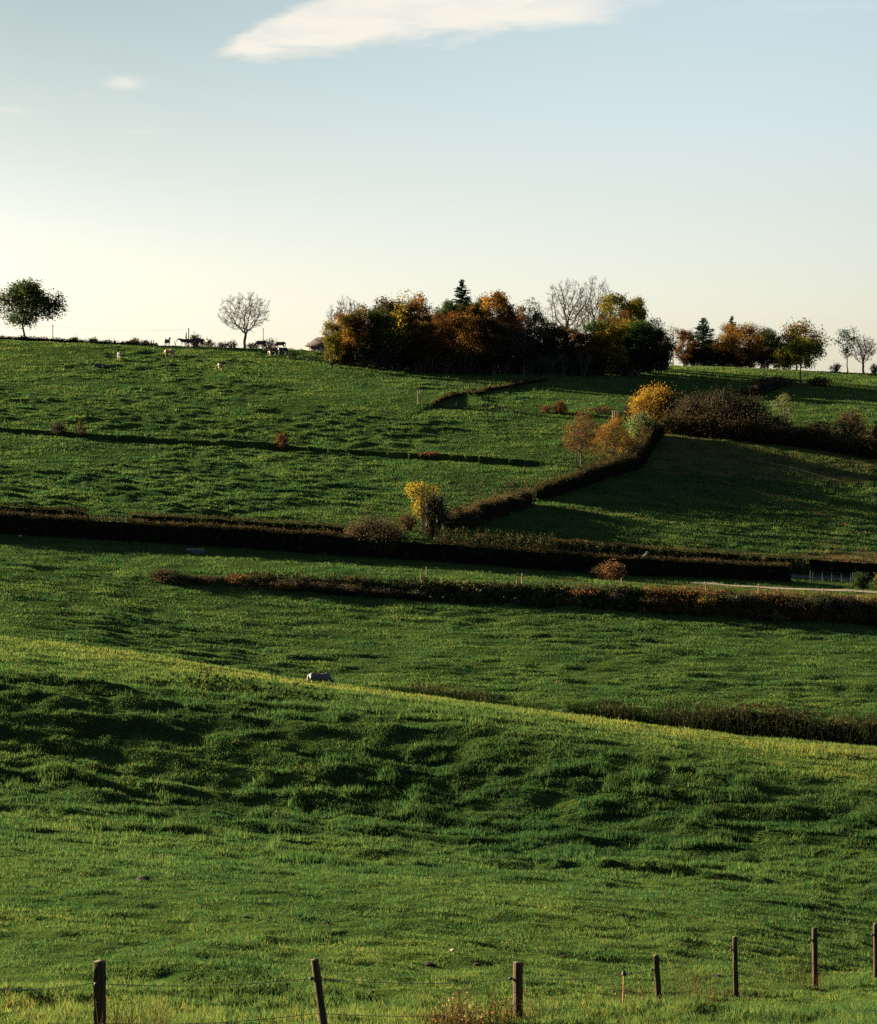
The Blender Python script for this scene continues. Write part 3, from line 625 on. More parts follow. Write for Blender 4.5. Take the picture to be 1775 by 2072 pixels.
def hedge(pts, w, h, label, leaf='hedge', name='hedge', seed=0, s=.15, rough=.145, dens=70, group=None, top='hedge', tuft=0.0, hvar=None):
    """a clipped hedge along ground points; h may be a list"""
    rng = np.random.default_rng(seed + 500); P = [Vector(p) for p in pts]; H = h if hasattr(h, '__len__') else [h] * len(P)
    segs = []; 
    for a, b, ha, hb in zip(P[:-1], P[1:], H[:-1], H[1:]):
        n = max(1, int((b - a).length / .5))
        for k in range(n): segs.append((a.lerp(b, k / n), ha + (hb - ha) * k / n))
    segs.append((P[-1], H[-1])); nS = len(segs); base = P[0]
    xy = np.array([(p.x, p.y) for p, _ in segs]); hh = np.array([q for _, q in segs]) * (1 + (.5 * fbm(np.arange(nS) * .14, np.zeros(nS) + seed, 17, 4, .7) if rough > .15 else .07 * fbm(np.arange(nS) * .4, np.zeros(nS) + seed, 17, 3)) + .05 * fbm(np.arange(nS) * .21, np.zeros(nS) + seed, 7, 2))
    t = np.gradient(xy, axis=0); t /= np.linalg.norm(t, axis=1, keepdims=True); nn = np.stack([-t[:, 1], t[:, 0]], 1)
    ww = w * (1 + .12 * fbm(np.arange(nS) * .15, np.zeros(nS) + seed + 9, 8, 2))
    # inner body of close branches
    prof = [(-.42, -.1), (-.42, .55), (-.38, .9), (.38, .9), (.42, .55), (.42, -.1)]; V = []
    for i in range(nS):
        z0 = float(G(*xy[i]))
        e = .75 if i in (0, nS - 1) else 1
        for a, b in prof: V.append((*(xy[i] + nn[i] * a * ww[i] * e), z0 + b * hh[i] * e + rng.normal() * .03))
    m = len(prof); Fq = np.array([[i * m + k, (i + 1) * m + k, (i + 1) * m + k + 1, i * m + k + 1] for i in range(nS - 1) for k in range(m - 1)])
    caps = np.array([[k for k in range(m)], [(nS - 1) * m + k for k in range(m)][::-1]])
    L = np.linalg.norm(np.diff(xy, axis=0), axis=1).sum(); N = int(L * (2 * h0(H) + w) * dens)
    f = rng.random(N) * (nS - 1); i = f.astype(int); fr = f - i; i2 = np.minimum(i + 1, nS - 1)
    c = xy[i] * (1 - fr[:, None]) + xy[i2] * fr[:, None]; hL = hh[i]; q = rng.random(N) * (2 * hL + w)
    a = np.where(q < hL, -.5, np.where(q < 2 * hL, .5, (q - 2 * hL) / w - .5)); b = np.where(q < hL, q / hL, np.where(q < 2 * hL, (q - hL) / hL, 1.0))
    off = rng.normal(size=N) * rough; xyP = c + nn[i] * ((a * ww[i] + np.where(b < 1, np.sign(a), 0) * off))[:, None]
    z = G(c[:, 0], c[:, 1]) + b * hL + np.where(b >= 1, np.abs(off) * (1 + tuft * 4 * (rng.random(N) < .3)) - .03, rng.normal(size=N) * .05)
    V2, Q2 = quads_at(np.stack([xyP[:, 0], xyP[:, 1], z], 1), s * rng.uniform(.6, 1.3, N), rng)
    v2 = np.clip(.25 + .3 * rng.random(N) + .45 * (b >= .97), 0, 1)  # lighter colour on the top leaves paints the sunlit hedge top
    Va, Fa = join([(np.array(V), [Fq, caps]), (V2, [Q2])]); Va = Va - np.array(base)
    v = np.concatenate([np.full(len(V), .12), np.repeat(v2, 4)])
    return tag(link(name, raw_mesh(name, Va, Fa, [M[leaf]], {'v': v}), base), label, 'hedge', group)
def h0(H): return sum(H) / len(H)

def stalks(name, P, h, label, cat, m='weed', seed=0, w=.03, leaf=.12, group=None, kind=None, lean=.2, nleaf=6, base=None):
    """upright stems with small leaves and heads"""
    rng = np.random.default_rng(seed + 900); P = np.array(P, float); n = len(P); H = h * rng.uniform(.55, 1.15, n)
    d = np.stack([rng.normal(size=n) * lean, rng.normal(size=n) * lean, np.ones(n)], 1); T = P + d * H[:, None]; Mi = (P + T) / 2 + rng.normal(size=(n, 3)) * .05 * h
    V, Q, _ = tubes(np.concatenate([P, Mi]), np.concatenate([Mi, T]), np.full(2 * n, w / 2), np.concatenate([np.full(n, w / 2.5), np.full(n, w / 5)]), 3)
    parts = [(V, [Q])]; vv = [np.full(len(V), .6)]
    if nleaf:
        f = rng.random((n, nleaf)); LP = (P[:, None] * (1 - f[..., None]) + T[:, None] * f[..., None]).reshape(-1, 3) + rng.normal(size=(n * nleaf, 3)) * leaf * .5
        V2, Q2 = quads_at(LP, leaf * rng.uniform(.5, 1.3, len(LP)), rng); parts.append((V2, [Q2])); vv.append(np.repeat(rng.random(len(LP)), 4))
    V, Fs = join(parts); b = P.mean(0) if base is None else np.array(base); b = np.array([b[0], b[1], b[2]])
    o = link(name, raw_mesh(name, V - b, Fs, [M[m]], {'v': np.concatenate(vv)}), b)
    return tag(o, label, cat, group, kind)

# --- solitary trees on the skyline
tree(50, 512, 565, 140, 'oak', 'oak', 'tall leafy oak with dark green crown alone on the skyline', name='oak_tree', base=None, seed=12, size=1.0, dens=1.7)
tree(495, 506, 594, 104, 'bare', 'oak', 'large bare leafless tree alone on the skyline', name='bare_tree', seed=5)
tree(1715, 556, 656, 44, 'slim', 'dkgreen', 'slim upright green tree standing beside a bare tree on the crest', name='slim_tree', seed=3, dens=.9, size=1.1)
tree(1747, 552, 679, 54, 'bare', 'oak', 'small leafless spreading tree beside the slim green tree on the crest', name='bare_tree', seed=9)
tree(1622, 0, 683, 112, 'round', 'ygreen', 'yellow-green round tree with clear trunk standing in the field below the crest', name='round_tree', base=778, seed=8, dens=1.9, size=1.6) if False else None
def tree_at(px, base, lo, hi, ytop, wpx, *a, **k):
    p = gp(px, base, lo, hi); return tree(px, p.y, ytop, wpx, *a, **k)
tree_at(1620, 779, 425, 475, 683, 106, 'oak', 'sunny', 'yellow-green round tree with clear trunk standing in the field below the crest', name='round_tree', seed=8, dens=1.5, size=1.0, cbo=.36)
tree_at(1176, 941, 300, 330, 820, 82, 'round', 'brown', 'slender tree with rusty brown leaves and straight trunk', name='young_tree', seed=21, dens=3.0, size=.8, cbo=.14)
tree_at(1243, 937, 300, 330, 834, 98, 'round', 'orange', 'bushy orange tree beside the rusty brown tree at the hedge end', name='young_tree', seed=22, dens=4.2, size=.9, cbo=.04)
tree_at(856, 1062, 246, 275, 957, 74, 'vase', 'yellow', 'bright yellow small tree rising beside the road hedge', name='small_tree', seed=23, dens=2.4, size=1.15)
tree_at(1586, 868, 334, 395, 780, 66, 'vase', 'willow', 'pale many-stemmed young tree behind the dark hedge line', name='small_tree', seed=24, dens=1.3, size=1.0, barkm='palebark')

# --- the wood: (x, depth, top, width, kind, leaves, bark, density, label)
GW = 'trees of the hilltop wood'
wood = [
 (672, 440, 641, 44, 'low', 'ygreen', 1, 'orange-green bushy tree at the outer end of the wood beside the barn'),
 (700, 452, 604, 78, 'bare', 'oak', 0, 'thin leafless tree rising behind the end of the wood nearest the barn'),
 (704, 446, 628, 62, 'low', 'orange', 1, 'orange and green tree second from the barn end of the wood'),
 (742, 444, 612, 74, 'low', 'mixed', 1, 'broad tree with orange-tipped crown third from the barn end of the wood'),
 (790, 458, 590, 80, 'low', 'mixed', 1, 'tall tree with thin golden top in the wood'),
 (768, 446, 626, 60, 'low', 'dkgreen', 1, 'dark green lower tree at the wood edge below the golden-topped tree'),
 (812, 452, 579, 40, 'slim', 'ygreen', .7, 'feathery golden tree top standing above the wood'),
 (856, 456, 588, 74, 'low', 'mixed', 1, 'broad orange-brown tree crown at the top of the wood'),
 (842, 440, 640, 66, 'low', 'mixed', 1, 'dark tree with a few orange leaves in front of the orange-brown crown'),
 (934, 470, 564, 104, 'conifer', 'conifer', 1, 'dark pointed conifer rising above the middle of the wood'),
 (905, 462, 602, 50, 'low', 'dkgreen', 1, 'dark green tree between the orange crown and the pointed conifer'),
 (893, 440, 622, 66, 'low', 'rust_l', 1, 'rust coloured tree at the wood edge below the pointed conifer'),
 (946, 440, 622, 62, 'low', 'orange', .9, 'orange-yellow tree at the wood edge under the pointed conifer'),
 (968, 466, 596, 58, 'low', 'dkgreen', 1, 'dark green broad tree just behind the pointed conifer'),
 (1012, 458, 584, 78, 'low', 'orange', 1, 'rounded orange tree crown past the pointed conifer'),
 (1036, 464, 604, 66, 'low', 'rust_l', 1, 'dark rounded tree with rust leaves past the pointed conifer'),
 (1078, 462, 594, 62, 'ash', 'dkgreen', 1.6, 'airy grey-green tree between the orange crowns and the tall bare trees'),
 (1000, 438, 640, 70, 'low', 'dull', 1, 'dull brown tree in shade at the wood edge under the rounded orange crown'),
 (1060, 440, 648, 78, 'ash', 'dull', 1.4, 'greyish half-bare tree in front of the wood in shade'),
 (1150, 500, 566, 88, 'bare', 'willow', 0, 'tall pale leafless tree above the wood, thickest of the bare pair'),
 (1206, 505, 563, 84, 'bare', 'willow', 0, 'tall pale leafless tree with fine twigs beside the golden tree top'),
 (1180, 500, 600, 60, 'ash', 'willow', .35, 'sparsely leaved thin tree between two tall bare trees in the wood'),
 (1120, 452, 660, 80, 'low', 'dull', 1, 'dark shaded tree at the wood edge below the tall bare trees'),
 (1178, 455, 668, 78, 'low', 'rust_l', 1, 'dark russet tree below the tall bare trees in the wood'),
 (1226, 486, 596, 44, 'slim', 'dkgreen', 1.2, 'narrow dark green tree against the golden tree of the wood'),
 (1262, 478, 589, 90, 'low', 'ygreen', 1, 'large golden-green tree near the far end of the wood'),
 (1292, 484, 596, 52, 'low', 'mixed', 1, 'dark topped tree touching the large golden-green tree'),
 (1238, 456, 640, 72, 'low', 'ygreen', 1, 'olive tree in front of the large golden-green tree'),
 (1290, 462, 640, 76, 'low', 'dkgreen', 1, 'dark green broad tree low at the far end of the wood'),
 (1326, 484, 636, 50, 'ash', 'dkgreen', 2.4, 'dark ragged tree that ends the wood above the open field'),
]
for i, (x, d, yt, w_, kd, lf, dn, lb) in enumerate(wood):
    pr = None if kd in ('bare', 'conifer', 'slim') else (kd, dn, i % 4)
    tree(x, d, yt, w_, kd, lf, lb, group=GW, name={'conifer': 'conifer_tree', 'bare': 'bare_tree'}.get(kd, 'broadleaf_tree'), dens=max(dn, .01) if dn else 0, seed=100 + i, proto=pr, barkm='palebark' if lf == 'willow' else 'bark')
for i, x in enumerate(range(700, 1340, 42)):                      # the body of the wood between its named crowns
    yt = np.interp(x, [690, 760, 860, 1050, 1110, 1200, 1250, 1340], [648, 622, 614, 622, 654, 650, 626, 668]) + 12 * math.sin(i * 1.9)
    kd, dn, q = 'low', 1, (i * 3) % 4; lf = ('dull', 'mixed', 'dkgreen', 'rust_l', 'oak')[i % 5]
    tree(x, 466 + 6 * (i % 3), yt, 66, kd, lf, 'dark rounded tree crown filling the shaded middle of the wood', group='inner trees of the hilltop wood', name='broadleaf_tree', proto=(kd, dn, q))
random.seed(11)
k = 0
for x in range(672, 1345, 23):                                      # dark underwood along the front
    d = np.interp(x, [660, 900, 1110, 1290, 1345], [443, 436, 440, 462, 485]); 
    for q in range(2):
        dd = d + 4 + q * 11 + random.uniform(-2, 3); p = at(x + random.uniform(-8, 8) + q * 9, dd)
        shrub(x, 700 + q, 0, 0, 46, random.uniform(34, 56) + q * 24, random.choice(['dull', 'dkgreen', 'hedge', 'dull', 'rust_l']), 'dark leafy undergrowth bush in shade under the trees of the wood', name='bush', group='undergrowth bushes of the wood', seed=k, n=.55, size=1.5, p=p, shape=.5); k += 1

# --- trees along the crest past the wood
G2 = 'trees along the crest past the wood'
for i, (x, d, yt, w_, kd, lf, dn, lb) in enumerate([
 (1362, 545, 655, 36, 'ash', 'palebark', .5, 'thin pale half-bare tree standing in the gap after the wood'),
 (1384, 548, 662, 40, 'low', 'rust_l', .8, 'small orange-brown tree left of the dark fir after the wood'),
 (1424, 552, 642, 92, 'conifer', 'conifer', 1, 'broad dark fir beside the small orange-brown tree on the crest'),
 (1481, 570, 638, 44, 'conifer', 'conifer', 1, 'dark fir tip showing above the bright orange tree'),
 (1490, 548, 650, 82, 'low', 'orange', .8, 'bright orange tree between dark trees on the crest'),
 (1519, 560, 652, 52, 'ash', 'brown', .8, 'thin brown twiggy tree touching the bright orange tree'),
 (1553, 562, 664, 64, 'oak', 'oak', 1, 'dark olive tree between the orange tree and the spreading oak'),
 (1612, 560, 652, 108, 'oak', 'mixed', 1, 'wide spreading oak with brownish crown behind the yellow-green tree'),
 (1540, 556, 694, 60, 'low', 'dull', 1, 'low dark brown tree under the olive tree on the crest'),
 (1440, 556, 690, 60, 'low', 'dkgreen', 1, 'low dark green tree at the foot of the fir'),
 (1585, 556, 690, 60, 'low', 'dkgreen', 1, 'low dark green tree behind the yellow-green tree'),
 (1402, 550, 702, 40, 'low', 'dull', 1, 'low dark tree between the small orange-brown tree and the fir'),
 (1466, 552, 694, 44, 'low', 'dull', 1, 'low dark tree between the fir and the bright orange tree'),
 (1508, 550, 700, 60, 'low', 'dull', 1, 'low dark tree at the foot of the bright orange tree'),
 ]):
    tree(x, d, yt, w_ * 1.22, kd, 'dull' if lf == 'palebark' else lf, lb, group=G2, name={'conifer': 'conifer_tree'}.get(kd, 'broadleaf_tree'), dens=dn, seed=200 + i, barkm='palebark' if lf == 'palebark' else 'bark')

# --- shrubs on the skyline
for x, y, w_, h_, lf, lb, n in [
 (150, 690, 30, 12, 'dull', 'low round thorn bush on the skyline near the oak', .6),
 (190, 692, 22, 14, 'dull', 'sparse twiggy bush on the skyline between leaning posts', .15),
 (272, 697, 30, 14, 'hedge', 'dense dark square bush on the skyline near the horses', 1.2),
 (296, 697, 20, 10, 'dull', 'small bush beside the dense square bush on the skyline', .7),
 (396, 703, 26, 30, 'dull', 'tall dark bush on the skyline beside the twin poles', 1.0),
 (422, 703, 34, 17, 'dull', 'thin bush on the skyline behind a group of dark horses', .3),
 (450, 703, 26, 12, 'dull', 'small sparse bush on the skyline past the dark horses', .25),
 (470, 703, 26, 16, 'dull', 'rounded twiggy bush on the skyline before the bare tree', .35),
 (512, 704, 30, 15, 'dull', 'low brown bush at the foot of the bare tree', .45),
 (545, 706, 44, 22, 'dull', 'brownish twiggy bush on the skyline between the bare tree and the barn', .3),
 (1690, 756, 26, 18, 'dull', 'small leafless bush on the crest beside the slim green tree', .1),
 (1770, 760, 22, 20, 'dull', 'small bush at the foot of the leafless spreading tree on the crest', .25)]:
    shrub(x, y, 0, 0, w_, h_ + 4, lf, lb, p=at(x, 512 if x < 600 else 550), n=n, size=1.0)
# --- bushes in the fields
for x, y, lo, hi, w_, h_, lf, lb, n, kw in [
 (118, 881, 310, 350, 38, 27, 'dull', 'round brown bush by the ditch across the upper pasture', 1.0, {}),
 (163, 883, 310, 350, 30, 30, 'ygreen', 'thin yellowish bush beside the round brown bush on the ditch', .35, {}),
 (572, 909, 300, 350, 34, 34, 'rust_l', 'lone dark brown bush on the ditch in the middle of the pasture', .9, {}),
 (870, 925, 290, 350, 44, 10, 'brown', 'low rusty tuft bush by a post on the ditch', .7, {}),
 (1322, 850, 350, 395, 84, 74, 'golden', 'bright golden-orange bush at the corner of the hedges', 2.0, dict(size=.95, shape=.75)),
 (1368, 852, 350, 395, 60, 62, 'dull', 'dull olive bush leaning on the golden-orange bush', 1.0, {}),
 (1300, 893, 320, 372, 62, 58, 'willow', 'pale green feathery willow bush between orange tree and golden bush', 1.3, dict(size=1.0, up=.8)),
 (1405, 868, 334, 395, 76, 78, 'dull', 'first big dark bush of the row past the golden-orange bush', 1.0, {}),
 (1460, 872, 334, 395, 96, 90, 'dull', 'widest dark rounded thorn bush in the middle of the hedge row', 1.0, {}),
 (1518, 876, 334, 395, 86, 82, 'dull', 'dark thorn bush left of the pale many-stemmed young tree', 1.0, {}),
 (1572, 884, 334, 395, 70, 48, 'dull', 'low dark bush under the pale many-stemmed young tree', .9, {}),
 (1663, 893, 320, 392, 44, 50, 'dull', 'small olive bush standing on the dark hedge line', .6, {}),
 (1718, 896, 320, 392, 74, 72, 'brown', 'reddish brown open bush standing on the dark hedge line', .45, {}),
 (1785, 900, 320, 392, 46, 50, 'hedge', 'dark bush at the end of the hedge line, cut by the picture edge', 1.2, {}),
 (1133, 845, 370, 415, 34, 26, 'rust_l', 'dark reddish bush at the end of the lower pasture fence', 1.2, {}),
 (1106, 840, 370, 415, 24, 14, 'brown', 'small brown bush next to the dark reddish bush', .5, {}),
 (1218, 850, 370, 415, 50, 16, 'rust_l', 'low reddish scrub behind the rusty brown tree', .6, {}),
 (1276, 846, 370, 415, 34, 20, 'dull', 'low dark scrub between the wooden tree guard and golden bush', .6, {}),
 (1660, 781, 420, 480, 60, 20, 'dull', 'low dark bush beside the trunk of the yellow-green tree', 1.0, {}),
 (1576, 782, 420, 480, 84, 24, 'dull', 'low grassy bush on the curved hedge before the yellow-green tree', 1.0, {}),
 (1540, 796, 410, 480, 60, 24, 'dull', 'dark bush where the curved hedge bends in the shaded field', 1.0, {}),
 (880, 1088, 246, 262, 62, 98, 'hedge', 'tall dark round thorn tree beside the yellow tree', 1.3, dict(size=1.1, shape=.6)),
 (824, 1074, 246, 262, 44, 40, 'rust_l', 'low reddish bush at the foot of the yellow tree', .5, {}),
 (765, 1122, 226, 236, 124, 84, 'thicket', 'large brown bushy thicket swelling over the roadside hedge', 1.3, dict(size=.9)),
 (716, 1118, 226, 236, 50, 66, 'brown', 'brown twiggy bush on the near side of the roadside hedge', .5, {}),
 (1236, 1172, 220, 232, 58, 38, 'brown', 'rusty bramble bush at the foot of the roadside hedge', .9, {}),
 (1204, 1168, 220, 232, 30, 20, 'weed', 'small green bramble beside the rusty bramble', .9, {}),
 (1744, 1191, 222, 236, 42, 34, 'dkgreen', 'rounded dark green bush beside the metal gate', 1.5, {}),
 (1792, 1196, 222, 236, 48, 44, 'ygreen', 'yellow-green bush at the picture edge beside the gravel track', 1.5, {}),
 ]:
    shrub(x, y, lo, hi, w_, h_, lf, lb, n=n, seed=7, **kw)
# --- scrub along the bank
G3 = 'scrub bushes along the bank'
for x, y, w_, h_, lf, lb, n in [
 (336, 1178, 60, 46, 'thicket', 'pale brown rounded scrub that starts the bank', 1.0),
 (376, 1180, 60, 28, 'dull', 'low dark scrub next to the pale brown scrub', 1.2),
 (420, 1180, 60, 24, 'dull', 'flat dark scrub between pale brown and reddish scrub', 1.1),
 (478, 1181, 50, 30, 'brown', 'reddish scrub second lit bush on the bank', .9),
 (590, 1192, 70, 34, 'dull', 'brown-topped dark scrub before the first bank post', 1.1),
 (640, 1195, 70, 28, 'dull', 'very dark low scrub past the brown-topped scrub', 1.2),
 (700, 1200, 80, 30, 'dull', 'dark rough scrub below the bank top', 1.0),
 (770, 1206, 70, 26, 'dull', 'dark scrub left of the first bank post', .8),
 (840, 1206, 50, 18, 'weed', 'greenish scrub at the foot of the first bank post', .6),
 (1180, 1206, 60, 24, 'brown', 'golden brown scrub between second and third bank posts', .9),
 (1242, 1222, 40, 34, 'dull', 'dark upright scrub under the third bank post', .8),
 (1320, 1226, 70, 30, 'hedge', 'dark scrub right under the bank top before the fourth post', .9),
 (1430, 1226, 60, 34, 'ygreen', 'olive scrub around the foot of the fourth bank post', .8),
 (1480, 1224, 60, 38, 'weed', 'grassy olive scrub past the fourth bank post', .8),
 (1530, 1236, 60, 40, 'dull', 'dark scrub below the gravel track', 1.0),
 (1576, 1262, 44, 32, 'weed', 'pale green and tan clump low in front of the bank', .7),
 (1610, 1240, 60, 44, 'dull', 'brown scrub in front of the metal gate', .9),
 (1660, 1236, 66, 54, 'weed', 'tall olive weeds-covered scrub in front of the gate', 1.0),
 (1720, 1242, 70, 60, 'dull', 'tallest scrub at the end of the bank below the green bush', 1.0),
 (1786, 1262, 70, 50, 'hedge', 'dark scrub at the end of the bank, cut by the picture edge', 1.0)]:
    shrub(x, y, 196, 214, w_, h_ * .68, lf, lb, group=G3, n=n, seed=31, size=1.0, shape=.8)

# --- hedges
hf = lambda X, d: [at(x, d) for x in X]
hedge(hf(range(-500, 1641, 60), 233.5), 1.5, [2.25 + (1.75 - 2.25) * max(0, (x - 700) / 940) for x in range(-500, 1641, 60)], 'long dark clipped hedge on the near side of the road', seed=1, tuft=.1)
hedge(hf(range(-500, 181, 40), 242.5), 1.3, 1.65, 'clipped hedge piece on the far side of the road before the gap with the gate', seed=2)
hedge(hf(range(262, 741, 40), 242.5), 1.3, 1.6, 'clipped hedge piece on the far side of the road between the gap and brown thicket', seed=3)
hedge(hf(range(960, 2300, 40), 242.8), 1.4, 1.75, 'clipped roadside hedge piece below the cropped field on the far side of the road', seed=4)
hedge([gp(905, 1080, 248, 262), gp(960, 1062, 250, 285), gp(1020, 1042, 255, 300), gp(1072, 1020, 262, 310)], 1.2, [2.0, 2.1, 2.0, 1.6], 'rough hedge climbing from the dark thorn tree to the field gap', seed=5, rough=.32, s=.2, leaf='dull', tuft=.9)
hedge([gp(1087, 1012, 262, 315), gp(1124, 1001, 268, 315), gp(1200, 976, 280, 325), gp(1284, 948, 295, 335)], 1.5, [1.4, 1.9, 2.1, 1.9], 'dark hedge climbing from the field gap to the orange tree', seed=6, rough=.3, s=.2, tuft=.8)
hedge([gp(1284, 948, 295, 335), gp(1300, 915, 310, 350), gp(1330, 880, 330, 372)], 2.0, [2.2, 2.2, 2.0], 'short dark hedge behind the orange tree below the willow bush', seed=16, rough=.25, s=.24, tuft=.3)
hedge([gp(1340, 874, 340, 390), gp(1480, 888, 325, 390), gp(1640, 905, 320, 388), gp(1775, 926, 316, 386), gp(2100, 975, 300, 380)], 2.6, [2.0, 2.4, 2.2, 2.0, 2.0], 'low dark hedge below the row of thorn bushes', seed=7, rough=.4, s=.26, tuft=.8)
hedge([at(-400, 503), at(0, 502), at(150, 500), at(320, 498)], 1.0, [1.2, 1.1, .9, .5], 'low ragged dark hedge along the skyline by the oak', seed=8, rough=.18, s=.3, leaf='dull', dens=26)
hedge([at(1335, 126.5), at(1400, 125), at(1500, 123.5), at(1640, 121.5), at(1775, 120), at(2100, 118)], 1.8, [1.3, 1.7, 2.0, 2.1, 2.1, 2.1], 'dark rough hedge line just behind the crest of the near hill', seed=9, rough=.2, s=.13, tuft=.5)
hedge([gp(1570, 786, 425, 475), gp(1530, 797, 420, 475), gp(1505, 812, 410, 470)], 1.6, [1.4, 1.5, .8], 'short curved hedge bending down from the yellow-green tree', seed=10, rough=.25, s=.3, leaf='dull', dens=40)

hedge([gp(876, 822, 370, 445), gp(893, 814, 370, 445), gp(912, 803, 370, 445), gp(940, 799, 370, 445), gp(990, 789, 370, 445), gp(1040, 782, 370, 445), gp(1108, 772, 370, 445)], 0.8, [.35, .6, .4, .35, .4, .4, .35], 'thin added leaf strip for the dark shade line of the scarp along the post fence up to the wood', seed=12, rough=.22, s=.26, leaf='hedge', dens=34)  # leaf strip added to draw the dark line of the shaded scarp
# --- rushes behind the near crest
def reeds(x0, x1, d, n, h, label, m='weed', seed=0, name='reeds', spread=2.0, wv=.05, lf=.1):
    rng = np.random.default_rng(seed); f = rng.random(n); x = x0 + (x1 - x0) * f; dd = RIDGE_D(x) + d - 112 + rng.uniform(-spread, spread, n); X = (x - CX) / F * dd
    P = np.stack([X, dd, G(X, dd)], 1); e = np.sin(np.pi * np.clip(f, .02, .98))**.5
    o = stalks(name, P, h, label, 'reeds', m, seed, wv, lf, kind='stuff', nleaf=3); return o
reeds(-200, 690, 126, 1200, .9, 'tall weeds standing behind the crest of the near hill', 'weed', 1, spread=3)
reeds(785, 1110, 131, 2600, 1.35, 'dark rushes in the hollow just behind the near crest', 'dkgreen', 2)
reeds(840, 1000, 133, 700, 1.7, 'taller thin rushes in the hollow', 'weed', 3)
reeds(1158, 1340, 132, 2200, 1.6, 'dark rushes leading up to the rough hedge line', 'dkgreen', 4)
reeds(1200, 1290, 132, 400, 2.1, 'tall pale stems among the dark rushes', 'weed', 5)
reeds(1330, 1800, 131.5, 1400, 2.5, 'pale grass heads standing along the rough hedge line', 'weed', 6)
def verge(x0, x1, d, n, h, seed, label, m='weed'):
    rng = np.random.default_rng(seed); c = rng.random(int(n / 6)); f = np.clip(c[rng.integers(0, len(c), n)] + rng.normal(size=n) * .004, 0, 1); x = x0 + (x1 - x0) * f; dd = d + rng.uniform(-.4, .4, n)
    X = (x - CX) / F * dd; stalks('verge_weeds', np.stack([X, dd, G(X, dd)], 1), h, label, 'weeds', m, seed, .05, .16, kind='stuff', lean=.12, nleaf=7)
verge(-100, 740, 240.8, 420, 1.7, 11, 'straggly weeds between the two roadside hedges')
verge(880, 1130, 236, 520, 3.3, 12, 'tall upright weeds beside the road near the yellow tree')
verge(1130, 1640, 240.8, 380, 1.9, 13, 'low weeds on the road verge beside the cyclist')
verge(1090, 1300, 240.6, 60, 2.4, 14, 'tall thin weeds behind the cyclist')
def bankweeds(x0, x1, n, h, seed, m):
    rng = np.random.default_rng(seed); x = rng.uniform(x0, x1, n); dd = 206 + rng.uniform(-2.2, 2.5, n); X = (x - CX) / F * dd
    stalks('bank_weeds', np.stack([X, dd, G(X, dd)], 1), h, 'rough weeds and dead stems covering the bank', 'weeds', m, seed, .05, .18, kind='stuff', lean=.3, nleaf=8)
bankweeds(500, 1800, 2600, .55, 21, 'dull'); bankweeds(850, 1800, 1500, .6, 22, 'weed'); bankweeds(1300, 1800, 900, 1.0, 23, 'brown')
#@@PART3
# ------------------------------------------------------------------ animals and people
def blob_mesh(name, chains, balls=(), vox=.03, smooth=4, mats=()):
    """one continuous surface from tapered round chains [(x,y,z,r[,squash])...] fused together"""
    bm = bmesh.new()
    def ball(c, r, s=(1, 1, 1)):
        m = Matrix.Translation(c) @ Matrix.Diagonal((r * s[0], r * s[1], r * s[2], 1)); bmesh.ops.create_icosphere(bm, subdivisions=2, radius=1, matrix=m)
    for ch in chains:
        for a, b in zip(ch[:-1], ch[1:]):
            A, B = Vector(a[:3]), Vector(b[:3]); n = max(2, int((B - A).length / (min(a[3], b[3]) * .45)))
            for k in range(n + 1): t = k / n; ball(A.lerp(B, t), a[3] * (1 - t) + b[3] * t, (1, a[4] if len(a) > 4 else 1, 1))
    for c, r, s in balls: ball(c, r, s)
    me = bpy.data.meshes.new(name); bm.to_mesh(me); bm.free(); o = bpy.data.objects.new(name, me); COL.objects.link(o)
    md = o.modifiers.new('r', 'REMESH'); md.mode = 'VOXEL'; md.voxel_size = vox
    ms = o.modifiers.new('s', 'SMOOTH'); ms.iterations = smooth; ms.factor = .5
    dg = bpy.context.evaluated_depsgraph_get(); dg.update(); new = bpy.data.meshes.new_from_object(o.evaluated_get(dg)); new.name = name
    bpy.data.objects.remove(o); bpy.data.meshes.remove(me)
    for p in new.polygons: p.use_smooth = True
    new.materials.clear(); [new.materials.append(m) for m in mats]; return new
def coat(name, c1, c2, legs=None, face=None):
    def fn(t):
        ps = t.n('ShaderNodeTexCoord').outputs['Object']; nz = t.n('ShaderNodeTexNoise', {'Vector': ps, 'Scale': 2.2, 'Detail': 4.0}).outputs[0]
        c = t.mix(t.ss(nz, .35, .65), c1, c2)
        if legs:
            z = t.n('ShaderNodeSeparateXYZ', {0: ps}).outputs[2]; c = t.mix(t.ss(z, .55, .3), c, legs)
        return t.n('ShaderNodeBsdfPrincipled', {'Base Color': c, 'Roughness': .6}).outputs[0]
    return mat(name, fn)
COATS = dict(black=coat('black coat', (.018, .014, .012), (.03, .022, .018)), bay=coat('bay coat', (.10, .04, .018), (.16, .065, .028), (.02, .015, .012)),
             dark=coat('dark brown coat', (.03, .018, .012), (.06, .034, .02), (.015, .012, .01)), white=coat('white coat', (.36, .33, .29), (.5, .46, .4)),
             tan=coat('tan coat', (.26, .15, .06), (.36, .22, .10)), grey=coat('dappled grey coat', (.04, .04, .038), (.10, .09, .075), (.13, .11, .085)),
             darkhair=coat('dark mane', (.015, .012, .01), (.03, .022, .018)), palehair=coat('pale mane', (.3, .25, .17), (.42, .35, .25)))
